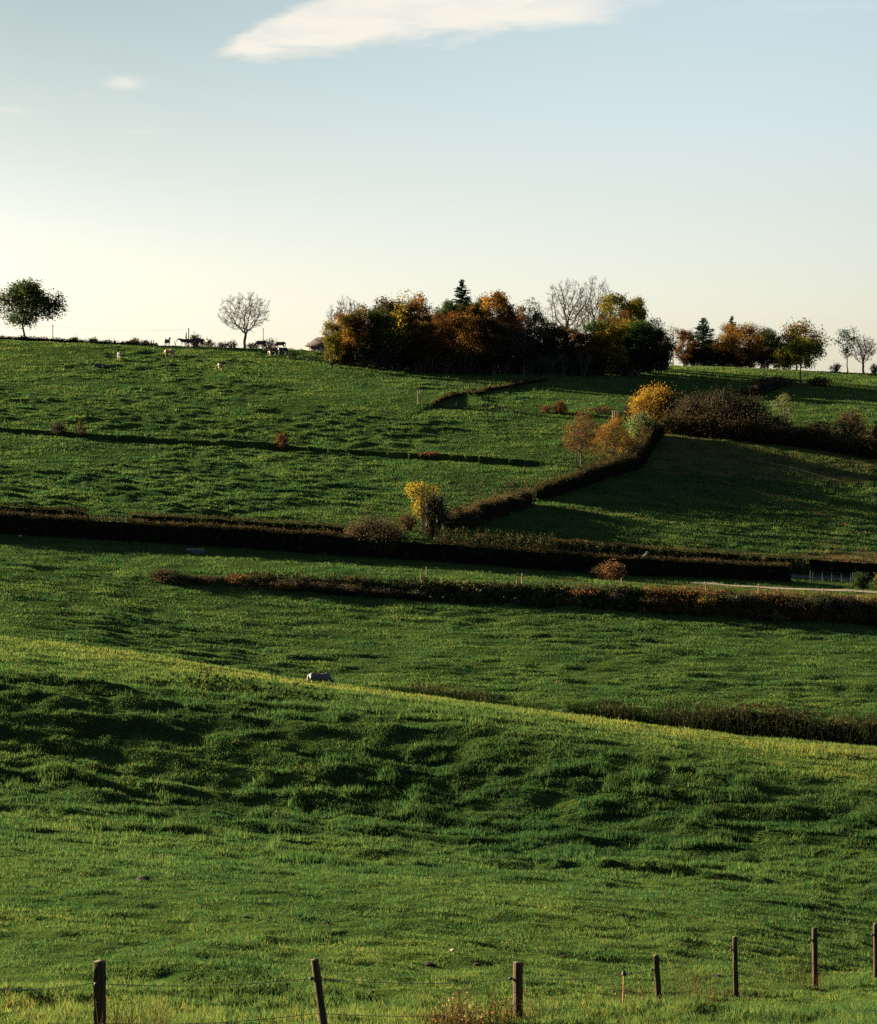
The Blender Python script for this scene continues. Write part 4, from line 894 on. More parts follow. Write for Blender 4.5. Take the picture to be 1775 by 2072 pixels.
def horse_meshes(pose):
    """horse facing +x, 1.5 m at the withers"""
    sw = .78
    body = [(-.72, 0, 1.13, .24, .95), (-.62, 0, 1.15, .31, .9), (-.35, 0, 1.10, .325, .88), (0, 0, 1.05, .335, .86), (.32, 0, 1.08, .325, .82), (.52, 0, 1.13, .29, .74), (.66, 0, 1.14, .22, .75)]
    legs = []
    st = dict(stand=(0, .0, 0, .0), graze=(.12, -.14, -.08, .12), walk=(.22, -.16, -.2, .18), lie=(0, 0, 0, 0))[pose if pose != 'up' else 'stand']
    if pose != 'lie':
        for sgn, df, dh in ((1, st[0], st[2]), (-1, st[1], st[3])):
            y = .15 * sgn
            legs.append([(.5, y, 1.0, .15), (.5 + df * .35, y, .76, .095), (.5 + df * .7, y, .48, .058), (.5 + df * .9, y, .22, .042), (.5 + df, y, .11, .05), (.56 + df, y, .035, .06)])
            legs.append([(-.62, y, 1.05, .22), (-.52 + dh * .3, y * 1.05, .80, .14), (-.78 + dh * .7, y, .52, .07), (-.74 + dh * .9, y, .26, .045), (-.73 + dh, y, .11, .05), (-.67 + dh, y, .035, .06)])
    dz = 0
    if pose == 'graze': nk = [(.58, 0, 1.18, .22, .6), (.82, 0, .98, .17, .6), (1.05, 0, .70, .125, .65), (1.20, 0, .50, .11, .7)]; hd = [(1.20, 0, .50, .115, .75), (1.24, 0, .32, .095, .7), (1.29, 0, .10, .062, .8), (1.30, 0, .05, .055, .9)]; ear = [(1.14, .07, .55), (1.14, -.07, .55)]; poll = (1.12, .58)
    elif pose == 'up': nk = [(.58, 0, 1.2, .23, .6), (.75, 0, 1.42, .17, .6), (.9, 0, 1.66, .12, .65), (.97, 0, 1.76, .105, .7)]; hd = [(.97, 0, 1.76, .115, .75), (1.14, 0, 1.66, .1, .7), (1.36, 0, 1.50, .066, .8), (1.41, 0, 1.46, .058, .9)]; ear = [(.93, .06, 1.9), (.93, -.06, 1.9)]; poll = (.88, 1.82)
    else: nk = [(.58, 0, 1.18, .22, .6), (.84, 0, 1.26, .16, .6), (1.08, 0, 1.34, .12, .65), (1.18, 0, 1.36, .11, .7)]; hd = [(1.18, 0, 1.36, .115, .75), (1.32, 0, 1.22, .095, .7), (1.48, 0, 1.02, .064, .8), (1.5, 0, .98, .057, .9)]; ear = [(1.16, .07, 1.5), (1.16, -.07, 1.5)]; poll = (1.1, 1.45)
    if pose == 'lie':
        mv = lambda p: (p[0], p[1], p[2] - .78, *p[3:]); body = [mv(p) for p in body]; nk = [mv(p) for p in nk]; hd = [mv(p) for p in hd]; ear = [(a, b, c - .78) for a, b, c in ear]; poll = (poll[0], poll[1] - .78)
        for s in (1, -1): legs.append([(.5, .15 * s, .25, .13), (.78, .24 * s, .12, .07), (.5, .28 * s, .07, .045), (.42, .28 * s, .06, .05)]); legs.append([(-.55, .2 * s, .26, .2), (-.25, .34 * s, .14, .09), (-.55, .4 * s, .07, .05), (-.35, .4 * s, .05, .05)])
        dz = -.78
    ch = [body, nk, hd] + legs + [[(*e, .035), (e[0] + .0, e[1], e[2] + .09, .014)] for e in ear]
    b = blob_mesh('body', ch, [((0, 0, .96 + dz), .30, (1.5, .95, .8))], vox=.035)
    n0 = Vector((.5, 0, 1.42 + dz)); n1 = Vector((poll[0], 0, poll[1] + .02)); mane = []
    for k in range(8): t = k / 7; p = n0.lerp(n1, t); mane.append([(p.x, .03, p.z, .05), (p.x + .02, .12, p.z - .2, .025)])
    mn = blob_mesh('mane', mane, vox=.03, smooth=2)
    tz = 1.3 + dz; tl = blob_mesh('tail', [[(-.9, 0, tz, .05), (-1.0, 0, tz - .14, .07), (-1.03, 0, max(.12, tz - .5), .085), (-1.0, 0, max(.07, tz - .82), .04)]], vox=.03, smooth=2)
    return b, mn, tl
HM = {p: horse_meshes(p) for p in ('stand', 'graze', 'up', 'lie', 'walk')} if True else {}
HORSES = []
def horse(px, base, lo, hi, pose, ct, face, label, sc=1.0, hair='darkhair', d=None, name='horse', group=None, cat='horse', sink=.03):
    p = at(px, d) if d else gp(px, base, lo, hi); p.z += .06 if p.y > 300 else -sink
    g = (float(G(p.x + .5 * math.cos(face), p.y + .5 * math.sin(face))) - float(G(p.x - .5 * math.cos(face), p.y - .5 * math.sin(face))))
    r = link(name, None, p, rz=face, sc=sc * (1.12 if p.y > 300 else 1)); tag(r, label, cat, group)
    for me, nm, cc in zip(HM[pose], ('body', 'mane', 'tail'), (ct, hair, hair)):
        o = link(nm, me, parent=r)
        if not me.materials: me.materials.append(None)
        o.material_slots[0].link = 'OBJECT'; o.material_slots[0].material = COATS[cc]
    return r
PI = math.pi
GH = 'horses grazing on the hilltop'
horse(648, 1392, 150, 175, 'graze', 'grey', -.12, 'pale grey horse grazing behind the crest of the near hill', 1.0 * .86, 'palehair', name='horse', sink=.0, d=147)
horse(241, 730, 430, 480, 'graze', 'white', PI / 2 + .2, 'white horse seen from behind in the upper pasture', 1.1, 'palehair', group=GH)
horse(343, 724, 430, 490, 'graze', 'tan', -.5, 'tan horse grazing in the upper pasture near the skyline', 1.12, 'palehair', group=GH)
horse(446, 751, 410, 470, 'graze', 'tan', PI / 2 - .1, 'small tan horse seen from behind, lowest in the upper pasture', 1.0, 'palehair', group=GH)
horse(199, 744, 410, 470, 'lie', 'dark', .3, 'dark foal lying in the grass, first of two lying side by side', .8, group=GH)
horse(218, 745, 410, 470, 'lie', 'dark', .1, 'dark foal lying with a paler foal beside it in the grass', .85, group=GH)
horse(339, 697, 0, 0, 'up', 'dark', 1.2, 'dark horse standing end-on against the sky between skyline posts', 1.15, d=502, group=GH)
horse(374, 702, 0, 0, 'stand', 'dark', PI + .1, 'dark horse stretching its neck beside the twin poles', 1.15, d=488, group=GH)
horse(385, 702, 0, 0, 'stand', 'black', .2, 'black horse overlapping the one stretching its neck by the poles', 1.1, d=492, group=GH)
horse(403, 702, 0, 0, 'stand', 'black', PI - .2, 'black horse with bowed neck on the skyline past the tall bush', 1.15, d=490, group=GH)
horse(421, 702, 0, 0, 'stand', 'black', -1.1, 'black horse turned towards the camera on the skyline', 1.1, d=491, group=GH)
horse(407, 702, 0, 0, 'graze', 'bay', PI / 2, 'reddish brown horse half hidden among black skyline horses', 1.0, d=497, group=GH)
horse(528, 708, 0, 0, 'graze', 'black', PI + .15, 'big black horse grazing just past the bare tree', 1.2, d=478, group=GH)
horse(567, 706, 0, 0, 'graze', 'dark', PI, 'dark horse grazing highest on the mound between bare tree and barn', 1.12, d=484, group=GH)
horse(550, 720, 430, 480, 'walk', 'bay', PI - .3, 'bay horse walking below the grazing black horse', 1.15, group=GH)
horse(546, 721, 430, 480, 'graze', 'tan', -1.4, 'tan foal facing the camera at the bay horse shoulder', .75, 'palehair', group=GH, name='foal')
horse(573, 720, 430, 480, 'graze', 'black', -.1, 'black horse grazing towards the wire tree guard', 1.12, group=GH)
horse(637, 712, 0, 0, 'up', 'bay', .2, 'bay horse standing in front of the brick barn', 1.05, d=474, group=GH)

def cyclist():
    p = at(1305, 238.2); p.z = float(G(p.x, p.y)) + .06
    bike = link('bicycle', None, p, rz=-.05); tag(bike, 'dark racing bicycle ridden between the two roadside hedges', 'bicycle')
    mt = M['black']
    def tor(x):
        bm = bmesh.new(); n, m = 28, 6
        vs = [[bm.verts.new((x + (.33 + .016 * math.cos(b)) * math.cos(a), .016 * math.sin(b), .345 + (.33 + .016 * math.cos(b)) * math.sin(a))) for b in [k * 2 * PI / m for k in range(m)]] for a in [k * 2 * PI / n for k in range(n)]]
        for i in range(n):
            for j in range(m): bm.faces.new((vs[i][j], vs[(i + 1) % n][j], vs[(i + 1) % n][(j + 1) % m], vs[i][(j + 1) % m]))
        me = bpy.data.meshes.new('wheel'); 
        for k in range(14):
            a = k * 2 * PI / 14; c = Vector((x, 0, .345)); e = c + Vector((math.cos(a), 0, math.sin(a))) * .32; d_ = Vector((0, .003, 0))
            bm.faces.new([bm.verts.new(q) for q in (c - d_, c + d_, e + d_, e - d_)])
        bm.to_mesh(me); bm.free(); me.materials.append(mt); return me
    link('wheel', tor(-.5), parent=bike); link('wheel', tor(.5), parent=bike)
    E = [((-.5, 0, .345), (-.12, 0, .30)), ((-.12, 0, .30), (-.25, 0, .82)), ((-.25, 0, .80), (.32, 0, .84)), ((-.12, 0, .30), (.34, 0, .76)), ((-.5, 0, .345), (-.25, 0, .78)), ((.31, 0, .88), (.5, 0, .345)), ((-.25, 0, .8), (-.28, 0, .95)), ((-.12, 0, .3), (-.05, .09, .16)), ((-.12, 0, .3), (-.2, -.09, .44))]
    V, Q, C = tubes([a for a, _ in E], [b for _, b in E], [.018] * len(E), [.016] * len(E), 6); link('frame', raw_mesh('frame', V, [Q], [M['steel']], smooth=True), parent=bike)
    hb = [((.31, 0, .9), (.4, 0, .95)), ((.4, -.2, .95), (.4, .2, .95)), ((.4, -.2, .95), (.5, -.2, .9)), ((.4, .2, .95), (.5, .2, .9)), ((.5, .2, .9), (.44, .2, .8)), ((.5, -.2, .9), (.44, -.2, .8))]
    V, Q, C = tubes([a for a, _ in hb], [b for _, b in hb], [.014] * 6, [.014] * 6, 6); link('handlebar', raw_mesh('handlebar', V, [Q], [mt]), parent=bike)
    link('saddle', blob_mesh('saddle', [[(-.4, 0, .97, .05), (-.14, 0, .97, .02)]], vox=.015, mats=[mt]), parent=bike)
    per = link('person', None, p, rz=-.05); tag(per, 'cyclist in a pale grey jacket and light helmet bent over the handlebars between the hedges', 'person')
    skin = plain('skin', (.45, .28, .2), (.5, .32, .23), 10, bump=.05); jk = plain('jacket', (.10, .11, .12), (.16, .17, .18), 8, bump=.1); tr = plain('cycling tights', (.02, .02, .025), (.03, .03, .035), 8); hl = plain('helmet', (.2, .25, .28), (.26, .3, .33), 8, rough=.4)
    body = [[(-.28, 0, 1.0, .15, 1.15), (-.12, 0, 1.18, .14, 1.2), (.08, 0, 1.36, .15, 1.35), (.14, 0, 1.42, .1)], [(.14, 0, 1.42, .065), (.22, 0, 1.52, .06)], ]
    for s, fx, fz, kx, kz in ((1, -.05, .17, .14, .62), (-1, -.2, .45, .16, .82)):
        body.append([(-.26, .1 * s, .99, .1), (kx, .11 * s, kz, .062), (fx - .04, .1 * s, fz + .09, .04), (fx + .12, .1 * s, fz, .035)])
        body.append([(.12, .19 * s, 1.38, .062), (.26, .22 * s, 1.16, .045), (.43, .2 * s, .99, .032)])
        for j in range(5): body.append([(.44, .2 * s + (j - 2) * .016, .985, .014), (.50 - (j % 2) * .008, .2 * s + (j - 2) * .018, .955 + (.02 if j == 4 else 0), .009), (.485, .2 * s + (j - 2) * .018, .925, .008)])
    head = [((.27, 0, 1.61), .105, (1, .82, 1.12)), ((.37, 0, 1.60), .022, (1.2, .8, 1)), ((.33, 0, 1.545), .05, (.9, .9, .8)), ((.26, .09, 1.6), .022, (.8, .5, 1.2)), ((.26, -.09, 1.6), .022, (.8, .5, 1.2))]
    link('body', blob_mesh('body', body, head, vox=.012, smooth=2, mats=[skin]), parent=per)
    link('jacket', blob_mesh('jacket', [[(-.3, 0, 1.02, .17, 1.15), (-.12, 0, 1.2, .165, 1.2), (.08, 0, 1.37, .175, 1.35), (.13, 0, 1.42, .125)], [(.12, .19, 1.38, .078), (.26, .22, 1.16, .06), (.4, .2, 1.01, .045)], [(.12, -.19, 1.38, .078), (.26, -.22, 1.16, .06), (.4, -.2, 1.01, .045)]], vox=.02, mats=[jk]), parent=per)
    link('trousers', blob_mesh('trousers', [[(-.29, 0, .98, .15, 1.1)] * 2] + [[(-.26, .1 * s, .99, .115), (kx, .11 * s, kz, .075), (fx - .04, .1 * s, fz + .1, .05)] for s, fx, fz, kx, kz in ((1, -.05, .17, .14, .62), (-1, -.2, .45, .16, .82))], vox=.02, mats=[tr]), parent=per)
    link('helmet', blob_mesh('helmet', [[(.16, 0, 1.68, .07, 1.2), (.26, 0, 1.71, .095, 1.1), (.36, 0, 1.67, .05, 1.3)]], vox=.015, mats=[hl]), parent=per)
cyclist()

# ------------------------------------------------------------------ posts, fences, gates, poles, barn
def post_mesh(h, r, seed, sides=10, below=.35, square=False, top='flat', mats=None):
    """a rough wooden post with a cut top"""
    rng = np.random.default_rng(seed); nz = 14; V = []; ph = rng.uniform(0, 6.28, 4)
    for k in range(nz + 1):
        t = k / nz; z = -below + (h + below) * t; rr = r * (1.06 - .1 * t)
        for j in range(sides):
            a = j / sides * 2 * PI; q = 1 + .07 * math.sin(3 * a + ph[0] + 2 * t) + .05 * math.sin(5 * a + ph[1] - 3 * t) + rng.normal() * .025
            if square: q *= 1 / max(abs(math.cos(a)), abs(math.sin(a))) * .85
            V.append((math.cos(a) * rr * q, math.sin(a) * rr * q, z + (rng.normal() * .006 if k == nz else 0)))
    n = (nz + 1) * sides; V.append((0, 0, h + (.012 if top == 'flat' else .06)))
    q = np.array([[k * sides + j, k * sides + (j + 1) % sides, (k + 1) * sides + (j + 1) % sides, (k + 1) * sides + j] for k in range(nz) for j in range(sides)])
    c = np.array([[nz * sides + j, nz * sides + (j + 1) % sides, n] for j in range(sides)])
    return raw_mesh('post', np.array(V), [q, c], mats or [M['post'], M['endgrain']], smooth=False, fm=[0] * len(q) + [1] * len(c))
nf = link('wire_fence', None, at(1050, 30)); tag(nf, 'weathered round post and wire fence in front, along the near field', 'fence'); NB = Vector(nf.location)
posts = [(-60, 20.6, 1.15, .085, 0, 1), (203, 23, 1945, .074, .0, 0), (640, 26, 1940, .050, .085, 0), (1050, 30, 1948, .073, .012, 0), (1327, 34, 1933, .052, .07, 0), (1490, 37, 1896, .048, .02, 0), (1650, 41, 1878, .058, .015, 0), (1773, 44, 1869, .052, .01, 0), (1900, 48, 1.2, .06, 0, 1)]
tops = []
for i, (x, d, yt, r, lean, ab) in enumerate(posts):
    p = at(x, d); 
    if not ab:
        h = (HY - yt) / F * d - p.z; xb = x + {2: 22, 4: 8}.get(i, 0); p = at(xb, d); h = (HY - yt) / F * d - p.z
    else: h = yt
    o = link('post', post_mesh(h, r, 40 + i, square=(i in (1, 4, 5)), top='flat'), p - NB, parent=nf, rz=i * 1.3)
    if lean: o.rotation_euler = (0, -lean * (1.6 if i == 2 else 1), i * .0); 
    if i == 3: tag(o, 'thick post with an orange lichen patch')
    # insulator with its screw on the far side
    V, Q, C = tubes([(-r * .9, 0, h - .22), (-r * 1.5, 0, h - .25), (-r * 1.5, 0, h - .22)], [(-r * 1.5, 0, h - .22), (-r * 1.5, 0, h - .21), (-r * 1.9, 0, h - .23)], [.008, .02, .014], [.008, .02, .012], 8)
    link('insulator', raw_mesh('insulator', V, [Q, C], [M['black']]), parent=o)
    lx = -math.sin(lean * (1.6 if i == 2 else 1)); tops.append([p + Vector((lx * (h - q) - r * 1.3, -.02, h - q)) for q in (.24, .68)])
for q in (0, 1):
    P0, P1 = [], []
    for a, b in zip(tops[:-1], tops[1:]):
        pts = [a[q].lerp(b[q], k / 8) - Vector((0, 0, .06 * math.sin(PI * k / 8))) - NB for k in range(9)]; P0 += pts[:-1]; P1 += pts[1:]
    V, Q, _ = tubes(P0, P1, [.004] * len(P0), [.004] * len(P0), 4); link('wire', raw_mesh('wire', V, [Q], [M['wire']]), parent=nf)
rod = at(1260, 33); rd = link('fence_rod', None, rod); tag(rd, 'thin rusty metal rod with a black cap standing in dry grass before the field', 'fence rod')
hr = (HY - 1971) / F * 33 - rod.z; V, Q, C = tubes([(.0, 0, -.3)], [(.02, 0, hr)], [.014], [.012], 7); link('rod', raw_mesh('rod', V, [Q, C], [M['rust']]), parent=rd)
V, Q, C = tubes([(.02, 0, hr - .02), (.02, -.02, hr - .01), (.02, 0, hr + .02)], [(.02, 0, hr + .02), (.05, -.05, hr), (.02, 0, hr + .06)], [.03, .015, .035], [.036, .015, .018], 8); link('insulator', raw_mesh('insulator', V, [Q, C], [M['black']]), parent=rd)

def far_fence(P, h, r, label, m='post', wires=2, seed=0, lean=.06, name='wire_fence', group=None, wr=.006, hs=None):
    rng = np.random.default_rng(seed); B = P[0]; f = link(name, None, B); tag(f, label, 'fence', group); T = []
    for i, p in enumerate(P):
        hh = (hs[i] if hs else h) * rng.uniform(.88, 1.1)
        if i % 5 < 2 or i == 0: me = post_mesh(hh, r * rng.uniform(.85, 1.2), seed + i, sides=6, top='flat')
        o = link('post', me, p - B, parent=f, rz=rng.uniform(0, 3)); o.rotation_euler[0] = rng.normal() * lean; o.rotation_euler[1] = rng.normal() * lean
        T.append((p, hh))
    for q in range(wires):
        A = [p - B + Vector((0, 0, h * (.92 - .4 * q))) for p, hh in T]
        V, Q, _ = tubes(A[:-1], A[1:], [wr] * (len(A) - 1), [wr] * (len(A) - 1), 3); link('wire', raw_mesh('wire', V, [Q], [M['wire']]), parent=f)
    return f
def along(pts, lo, hi, step):
    P = [gp(x, y, lo, hi) for x, y in pts]; out = [P[0]]; 
    for a, b in zip(P[:-1], P[1:]):
        n = max(1, round((b - a).length / step))
        for k in range(1, n + 1): q = a.lerp(b, k / n); q.z = float(G(q.x, q.y)); out.append(q)
    return out
far_fence(along([(640, 727), (760, 736), (900, 747), (1000, 758), (1106, 771)], 415, 462, 3.3), 1.2, .07, 'long post fence along the foot of the wood', seed=300)
cpts = [(898, 809), (913, 800), (925, 796), (938, 794), (949, 792), (958, 791), (971, 789), (981, 788), (993, 785), (1004, 783), (1014, 781), (1034, 779), (1044, 777), (1054, 776), (1066, 774), (1075, 772), (1088, 771), (1101, 770), (1110, 770)]
far_fence([gp(x, y - 3, 370, 445) for x, y in cpts], 1.35, .08, 'post fence running up the bank from the wooden tree guard to the wood corner', m='paleboard', seed=320, lean=.09)
far_fence([gp(x, y, 365, 420) for x, y in [(880, 821), (890, 823), (923, 826), (951, 829), (984, 832), (1016, 834), (1036, 836), (1053, 837), (1062, 838), (1086, 841)]], 1.15, .06, 'thin post fence crossing below the grassy mound', seed=340, lean=.08)
far_fence([at(x, d) for x, d in [(-40, 478), (100, 477), (130, 476), (160, 475), (191, 474), (224, 473), (255, 472), (286, 472), (317, 471), (348, 470), (380, 469), (409, 468), (441, 467), (472, 466), (501, 465), (536, 464), (566, 460), (597, 456), (628, 452), (661, 450)]], 1.25, .05, 'thin wire fence below the skyline across the top pasture', seed=360, lean=.05, hs=None)
far_fence([at(x, 501) for x in (36, 75, 109, 185, 222, 235, 266, 305, 312, 356)], 1.5, .12, 'thick dark leaning posts on the skyline beside the oak', seed=380, wires=1, lean=.18)
far_fence([gp(x, y, 300, 350) for x, y in [(342, 896), (496, 903), (600, 909), (760, 918), (846, 922), (852, 924), (985, 933), (1165, 941)]], 1.3, .07, 'widely spaced posts along the ditch across the pasture', seed=400, wires=1, m='paleboard')
def pale_posts(L, name, label, m):
    B = L[0][0]; f = link(name, None, B); tag(f, label, 'fence')
    for i, (p, h, lx) in enumerate(L): o = link('post', post_mesh(h, .06, 420 + i, sides=6, mats=[m, m]), p - B, parent=f); o.rotation_euler[1] = lx
    A = [p - B + Vector((0, 0, h * .85)) for p, h, _ in L]; V, Q, _ = tubes(A[:-1], A[1:], [.005] * (len(A) - 1), [.005] * (len(A) - 1), 3); link('wire', raw_mesh('wire', V, [Q], [M['wire']]), parent=f)
pale_posts([(at(x, 207.8), h, l) for x, h, l in [(852, .9, 0), (863, 1.6, .02), (1046, .8, 0), (1057, 1.5, 0), (1258, 1.25, 0), (1431, 1.5, -.12), (1534, 1.55, .05), (1578, .8, -.3), (1664, 1.3, .05), (1737, 1.1, 0)]], 'wire_fence', 'pale posts and wire along the top of the scrubby bank', M['paleboard'])
# electric tape across the shaded field
T = [gp(x, y, 310, 368) for x, y in [(1299, 911), (1360, 917), (1435, 927), (1520, 941), (1600, 957), (1700, 985)]]
ef = link('tape_fence', None, T[0]); tag(ef, 'thin white electric tape fence across the shaded field', 'fence')
for i, p in enumerate(T): V, Q, C = tubes([(0, 0, 0)], [(0, 0, 1.0)], [.015], [.012], 5); link('post', raw_mesh('post', V, [Q, C], [M['paleboard']]), p - T[0], parent=ef)
A = [p - T[0] + Vector((0, 0, .9)) for p in T]; V, Q, _ = tubes(A[:-1], A[1:], [.009] * 5, [.009] * 5, 3); link('tape', raw_mesh('tape', V, [Q], [M['paleboard']]), parent=ef)

def guard(px, base, lo, hi, h, label, m, mesh=False, w=.75):
    p = gp(px, base, lo, hi); g = link('tree_guard', None, p); tag(g, label, 'tree guard')
    C3 = [(-w / 2, -w / 3), (w / 2, -w / 3), (0, w / 2)] + ([(w / 2, w / 2)] if mesh else [])
    for i, (x, y) in enumerate(C3): link('post', post_mesh(h * (1, .93, 1.04, .95)[i], .05, 450 + i + int(px), sides=6, mats=[m, m]), (x, y, 0), parent=g)
    for z in ((.55, .88) if not mesh else (.25, .5, .75, .95)):
        for (x0, y0), (x1, y1) in zip(C3, C3[1:] + C3[:1]):
            me = bpy.data.meshes.new('rail'); bm = bmesh.new(); bmesh.ops.create_cube(bm, size=1); L = math.hypot(x1 - x0, y1 - y0)
            bmesh.ops.scale(bm, vec=(L, .025, .1 if not mesh else .03), verts=bm.verts); bm.to_mesh(me); bm.free(); me.materials.append(m)
            o = link('rail', me, ((x0 + x1) / 2, (y0 + y1) / 2, h * z), parent=g); o.rotation_euler[2] = math.atan2(y1 - y0, x1 - x0)
    return g, p
bare = plain('pale timber', (.28, .22, .15), (.42, .34, .25), 8)
for px, base, lo, hi, h, lb, m, ms in [(850, 818, 370, 410, 2.5, 'pale three-post wooden tree guard alone in the open pasture', bare, False), (1244, 862, 330, 400, 2.6, 'pale three-post wooden tree guard showing above the orange tree', bare, False), (588, 730, 430, 470, 2.8, 'wire and post tree guard beside the grazing black horse', M['post'], True)]:
    g, p = guard(px, base, lo, hi, h, lb, m, ms)
    stalks('sapling', [(p.x, p.y, p.z)] * 3, h * 1.05, 'thin bare sapling inside the ' + {850: 'tree guard in the open pasture', 1244: 'tree guard behind the orange tree', 588: 'wire tree guard near the horses'}[px], 'sapling', 'dull', int(px), .05, .1, nleaf=3, lean=.05, base=(p.x, p.y, p.z))

def gate(p, q, h, label, m, bars=5, ups=4, sides=6, r=.025):
    g = link('field_gate', None, p); tag(g, label, 'gate'); v = q - p; E = []
    for k in range(bars): z = h * (.15 + .85 * k / (bars - 1)); E.append((Vector((0, 0, z)), v + Vector((0, 0, z))))
    V, Q, C = tubes([a for a, _ in E], [b for _, b in E], [r] * len(E), [r] * len(E), sides); link('rails', raw_mesh('rails', V, [Q, C], [m]), parent=g)
    E = [(v * (k / ups) + Vector((0, 0, h * .15)), v * (k / ups) + Vector((0, 0, h))) for k in range(ups + 1)]
    V, Q, C = tubes([a for a, _ in E], [b for _, b in E], [r] * len(E), [r] * len(E), sides); link('uprights', raw_mesh('uprights', V, [Q, C], [m]), parent=g)
    for s in (-.06, 1.06): link('gate_post', post_mesh(h * 1.12, .07, 480, sides=8), v * s, parent=g)
gate(at(1645, 233), at(1722, 233), 1.25, 'grey metal field gate at the end of the long roadside hedge', M['steel'])
gate(at(190, 242.5), at(254, 242.5), 1.15, 'dark metal gate in the gap of the far roadside hedge', M['steel'])
gate(at(1042, 452) if False else gp(1043, 756, 430, 455), gp(1062, 758, 430, 455), 1.7, 'dark gate at the edge of the wood', M['post'], bars=4, ups=2)

def pole(px, d, ytop, r, label, arm=False):
    p = at(px, d); h = (HY - ytop) / F * d - p.z; o = link('utility_pole', None, p); tag(o, label, 'utility pole')
    V, Q, C = tubes([(0, 0, -.5)], [(0, 0, h)], [r], [r * .75], 8); link('pole', raw_mesh('pole', V, [Q, C], [M['post']]), parent=o)
    V, Q, C = tubes([(-.3, 0, h - .3)], [(.3, 0, h - .3)], [.05], [.05], 6); link('crossarm', raw_mesh('crossarm', V, [Q, C], [M['post']]), parent=o)
    return p + Vector((0, 0, h - .25))
pA = pole(107, 560, 657, .13, 'thin utility pole standing alone beside the oak'); pB = pole(382, 566, 664, .17, 'tall dark utility pole by the tall skyline bush'); pC = pole(533, 566, 664, .10, 'thin pole beside the bare tree'); 
ap = at(377, 560); hh = (HY - 673) / F * 560 - ap.z; o = link('braced_pole', None, ap); tag(o, 'leaning two-legged braced pole beside the tall utility pole', 'utility pole')
for s in (-.55, .55): V, Q, C = tubes([(s, 0, -.4)], [(0, 0, hh)], [.12], [.1], 7); link('leg', raw_mesh('leg', V, [Q, C], [M['post']]), parent=o)
def wirespan(a, b, sag, label):
    pts = [a.lerp(b, k / 16) - Vector((0, 0, 4 * sag * (k / 16) * (1 - k / 16))) - a for k in range(17)]
    V, Q, _ = tubes(pts[:-1], pts[1:], [.02] * 16, [.02] * 16, 3); tag(link('overhead_wire', raw_mesh('overhead_wire', V, [Q], [M['wire']]), a), label, 'overhead wire')
wirespan(at(-250, 545) + Vector((0, 0, 4.6)), pA, .8, 'overhead wire passing behind the oak trunk to the thin pole'); wirespan(pA, pB, .9, 'overhead wire hanging from the thin pole to the tall dark pole')

def barn():
    p = at(652, 486); p.z -= .15; k = p.y / F; b = link('brick_barn', None, p, rz=-.10); tag(b, 'small brick barn with dark tiled roof at the edge of the wood', 'barn')
    W, D, E, H = 7.4, 6.0, (HY - 699) * k - p.z, (HY - 681) * k - p.z
    brick = mat('brick', lambda t: t.n('ShaderNodeBsdfPrincipled', {'Base Color': t.n('ShaderNodeTexBrick', {'Vector': t.n('ShaderNodeTexCoord').outputs['Object'], 'Color1': (.30, .13, .08, 1), 'Color2': (.38, .19, .12, 1), 'Mortar': (.4, .34, .28, 1), 'Scale': 4.0, 'Mortar Size': .012}).outputs[0], 'Roughness': .9}).outputs[0])
    tile = plain('roof tiles', (.05, .04, .04), (.11, .085, .075), 5, stretch=(1, 6, 6))
    x0, x1 = -W / 2, W / 2; V = [(x0, 0, -.5), (x1, 0, -.5), (x1, D, -.5), (x0, D, -.5), (x0, 0, E), (x1, 0, E), (x1, D, E), (x0, D, E)]
    link('wall', raw_mesh('wall', np.array(V), [np.array([[0, 1, 5, 4], [1, 2, 6, 5], [2, 3, 7, 6], [3, 0, 4, 7]])], [brick]), parent=b)
    e, hp = .35, 2.0; R_ = [(x0 - e, -e, E - .1), (x1 + e, -e, E - .1), (x1 + e, D + e, E - .1), (x0 - e, D + e, E - .1), (x0 + hp, D / 2, H), (x1 - .2, D / 2, H)]
    R2 = [(x, y, z - .12) for x, y, z in R_[:4]]
    link('roof', raw_mesh('roof', np.array(R_ + R2), [np.array([[0, 1, 5, 4], [2, 3, 4, 5], [1, 0, 6, 7], [2, 1, 7, 8], [3, 2, 8, 9], [0, 3, 9, 6], [6, 9, 8, 7]]), np.array([[1, 2, 5], [3, 0, 4]])], [tile]), parent=b)
    def box(nm, x, w, z0, z1, m, y=-.04, par=b, t=.06):
        me = bpy.data.meshes.new(nm); bm = bmesh.new(); bmesh.ops.create_cube(bm, size=1); bmesh.ops.scale(bm, vec=(w, t, z1 - z0), verts=bm.verts); bm.to_mesh(me); bm.free(); me.materials.append(m); return link(nm, me, (x, y, (z0 + z1) / 2), parent=par)
    box('door', 1.6, 1.3, 0, E * .82, M['post']); box('window', -.9, .6, E * .4, E * .75, M['black']); box('window', .3, .5, E * .35, E * .75, M['black'])
    for x in (-2.6, -2.2): box('door_post', x, .12, 0, E * .9, M['paleboard'], y=-.1)
barn()
sc_ = at(622, 490); g = link('scaffold_rail', None, sc_); tag(g, 'thin pipe railing beside the brick barn on the skyline', 'railing')
E = [((0, 0, 0), (0, 0, 2.0)), ((.8, 0, 0), (.8, 0, 2.0)), ((1.6, 0, 0), (1.6, 0, 2.1)), ((0, 0, 1.8), (1.6, 0, 1.8)), ((0, 0, 1.0), (1.6, 0, 1.0))]
V, Q, C = tubes([a for a, _ in E], [b_ for _, b_ in E], [.04] * 5, [.04] * 5, 5); link('pipes', raw_mesh('pipes', V, [Q, C], [M['steel']]), parent=g)

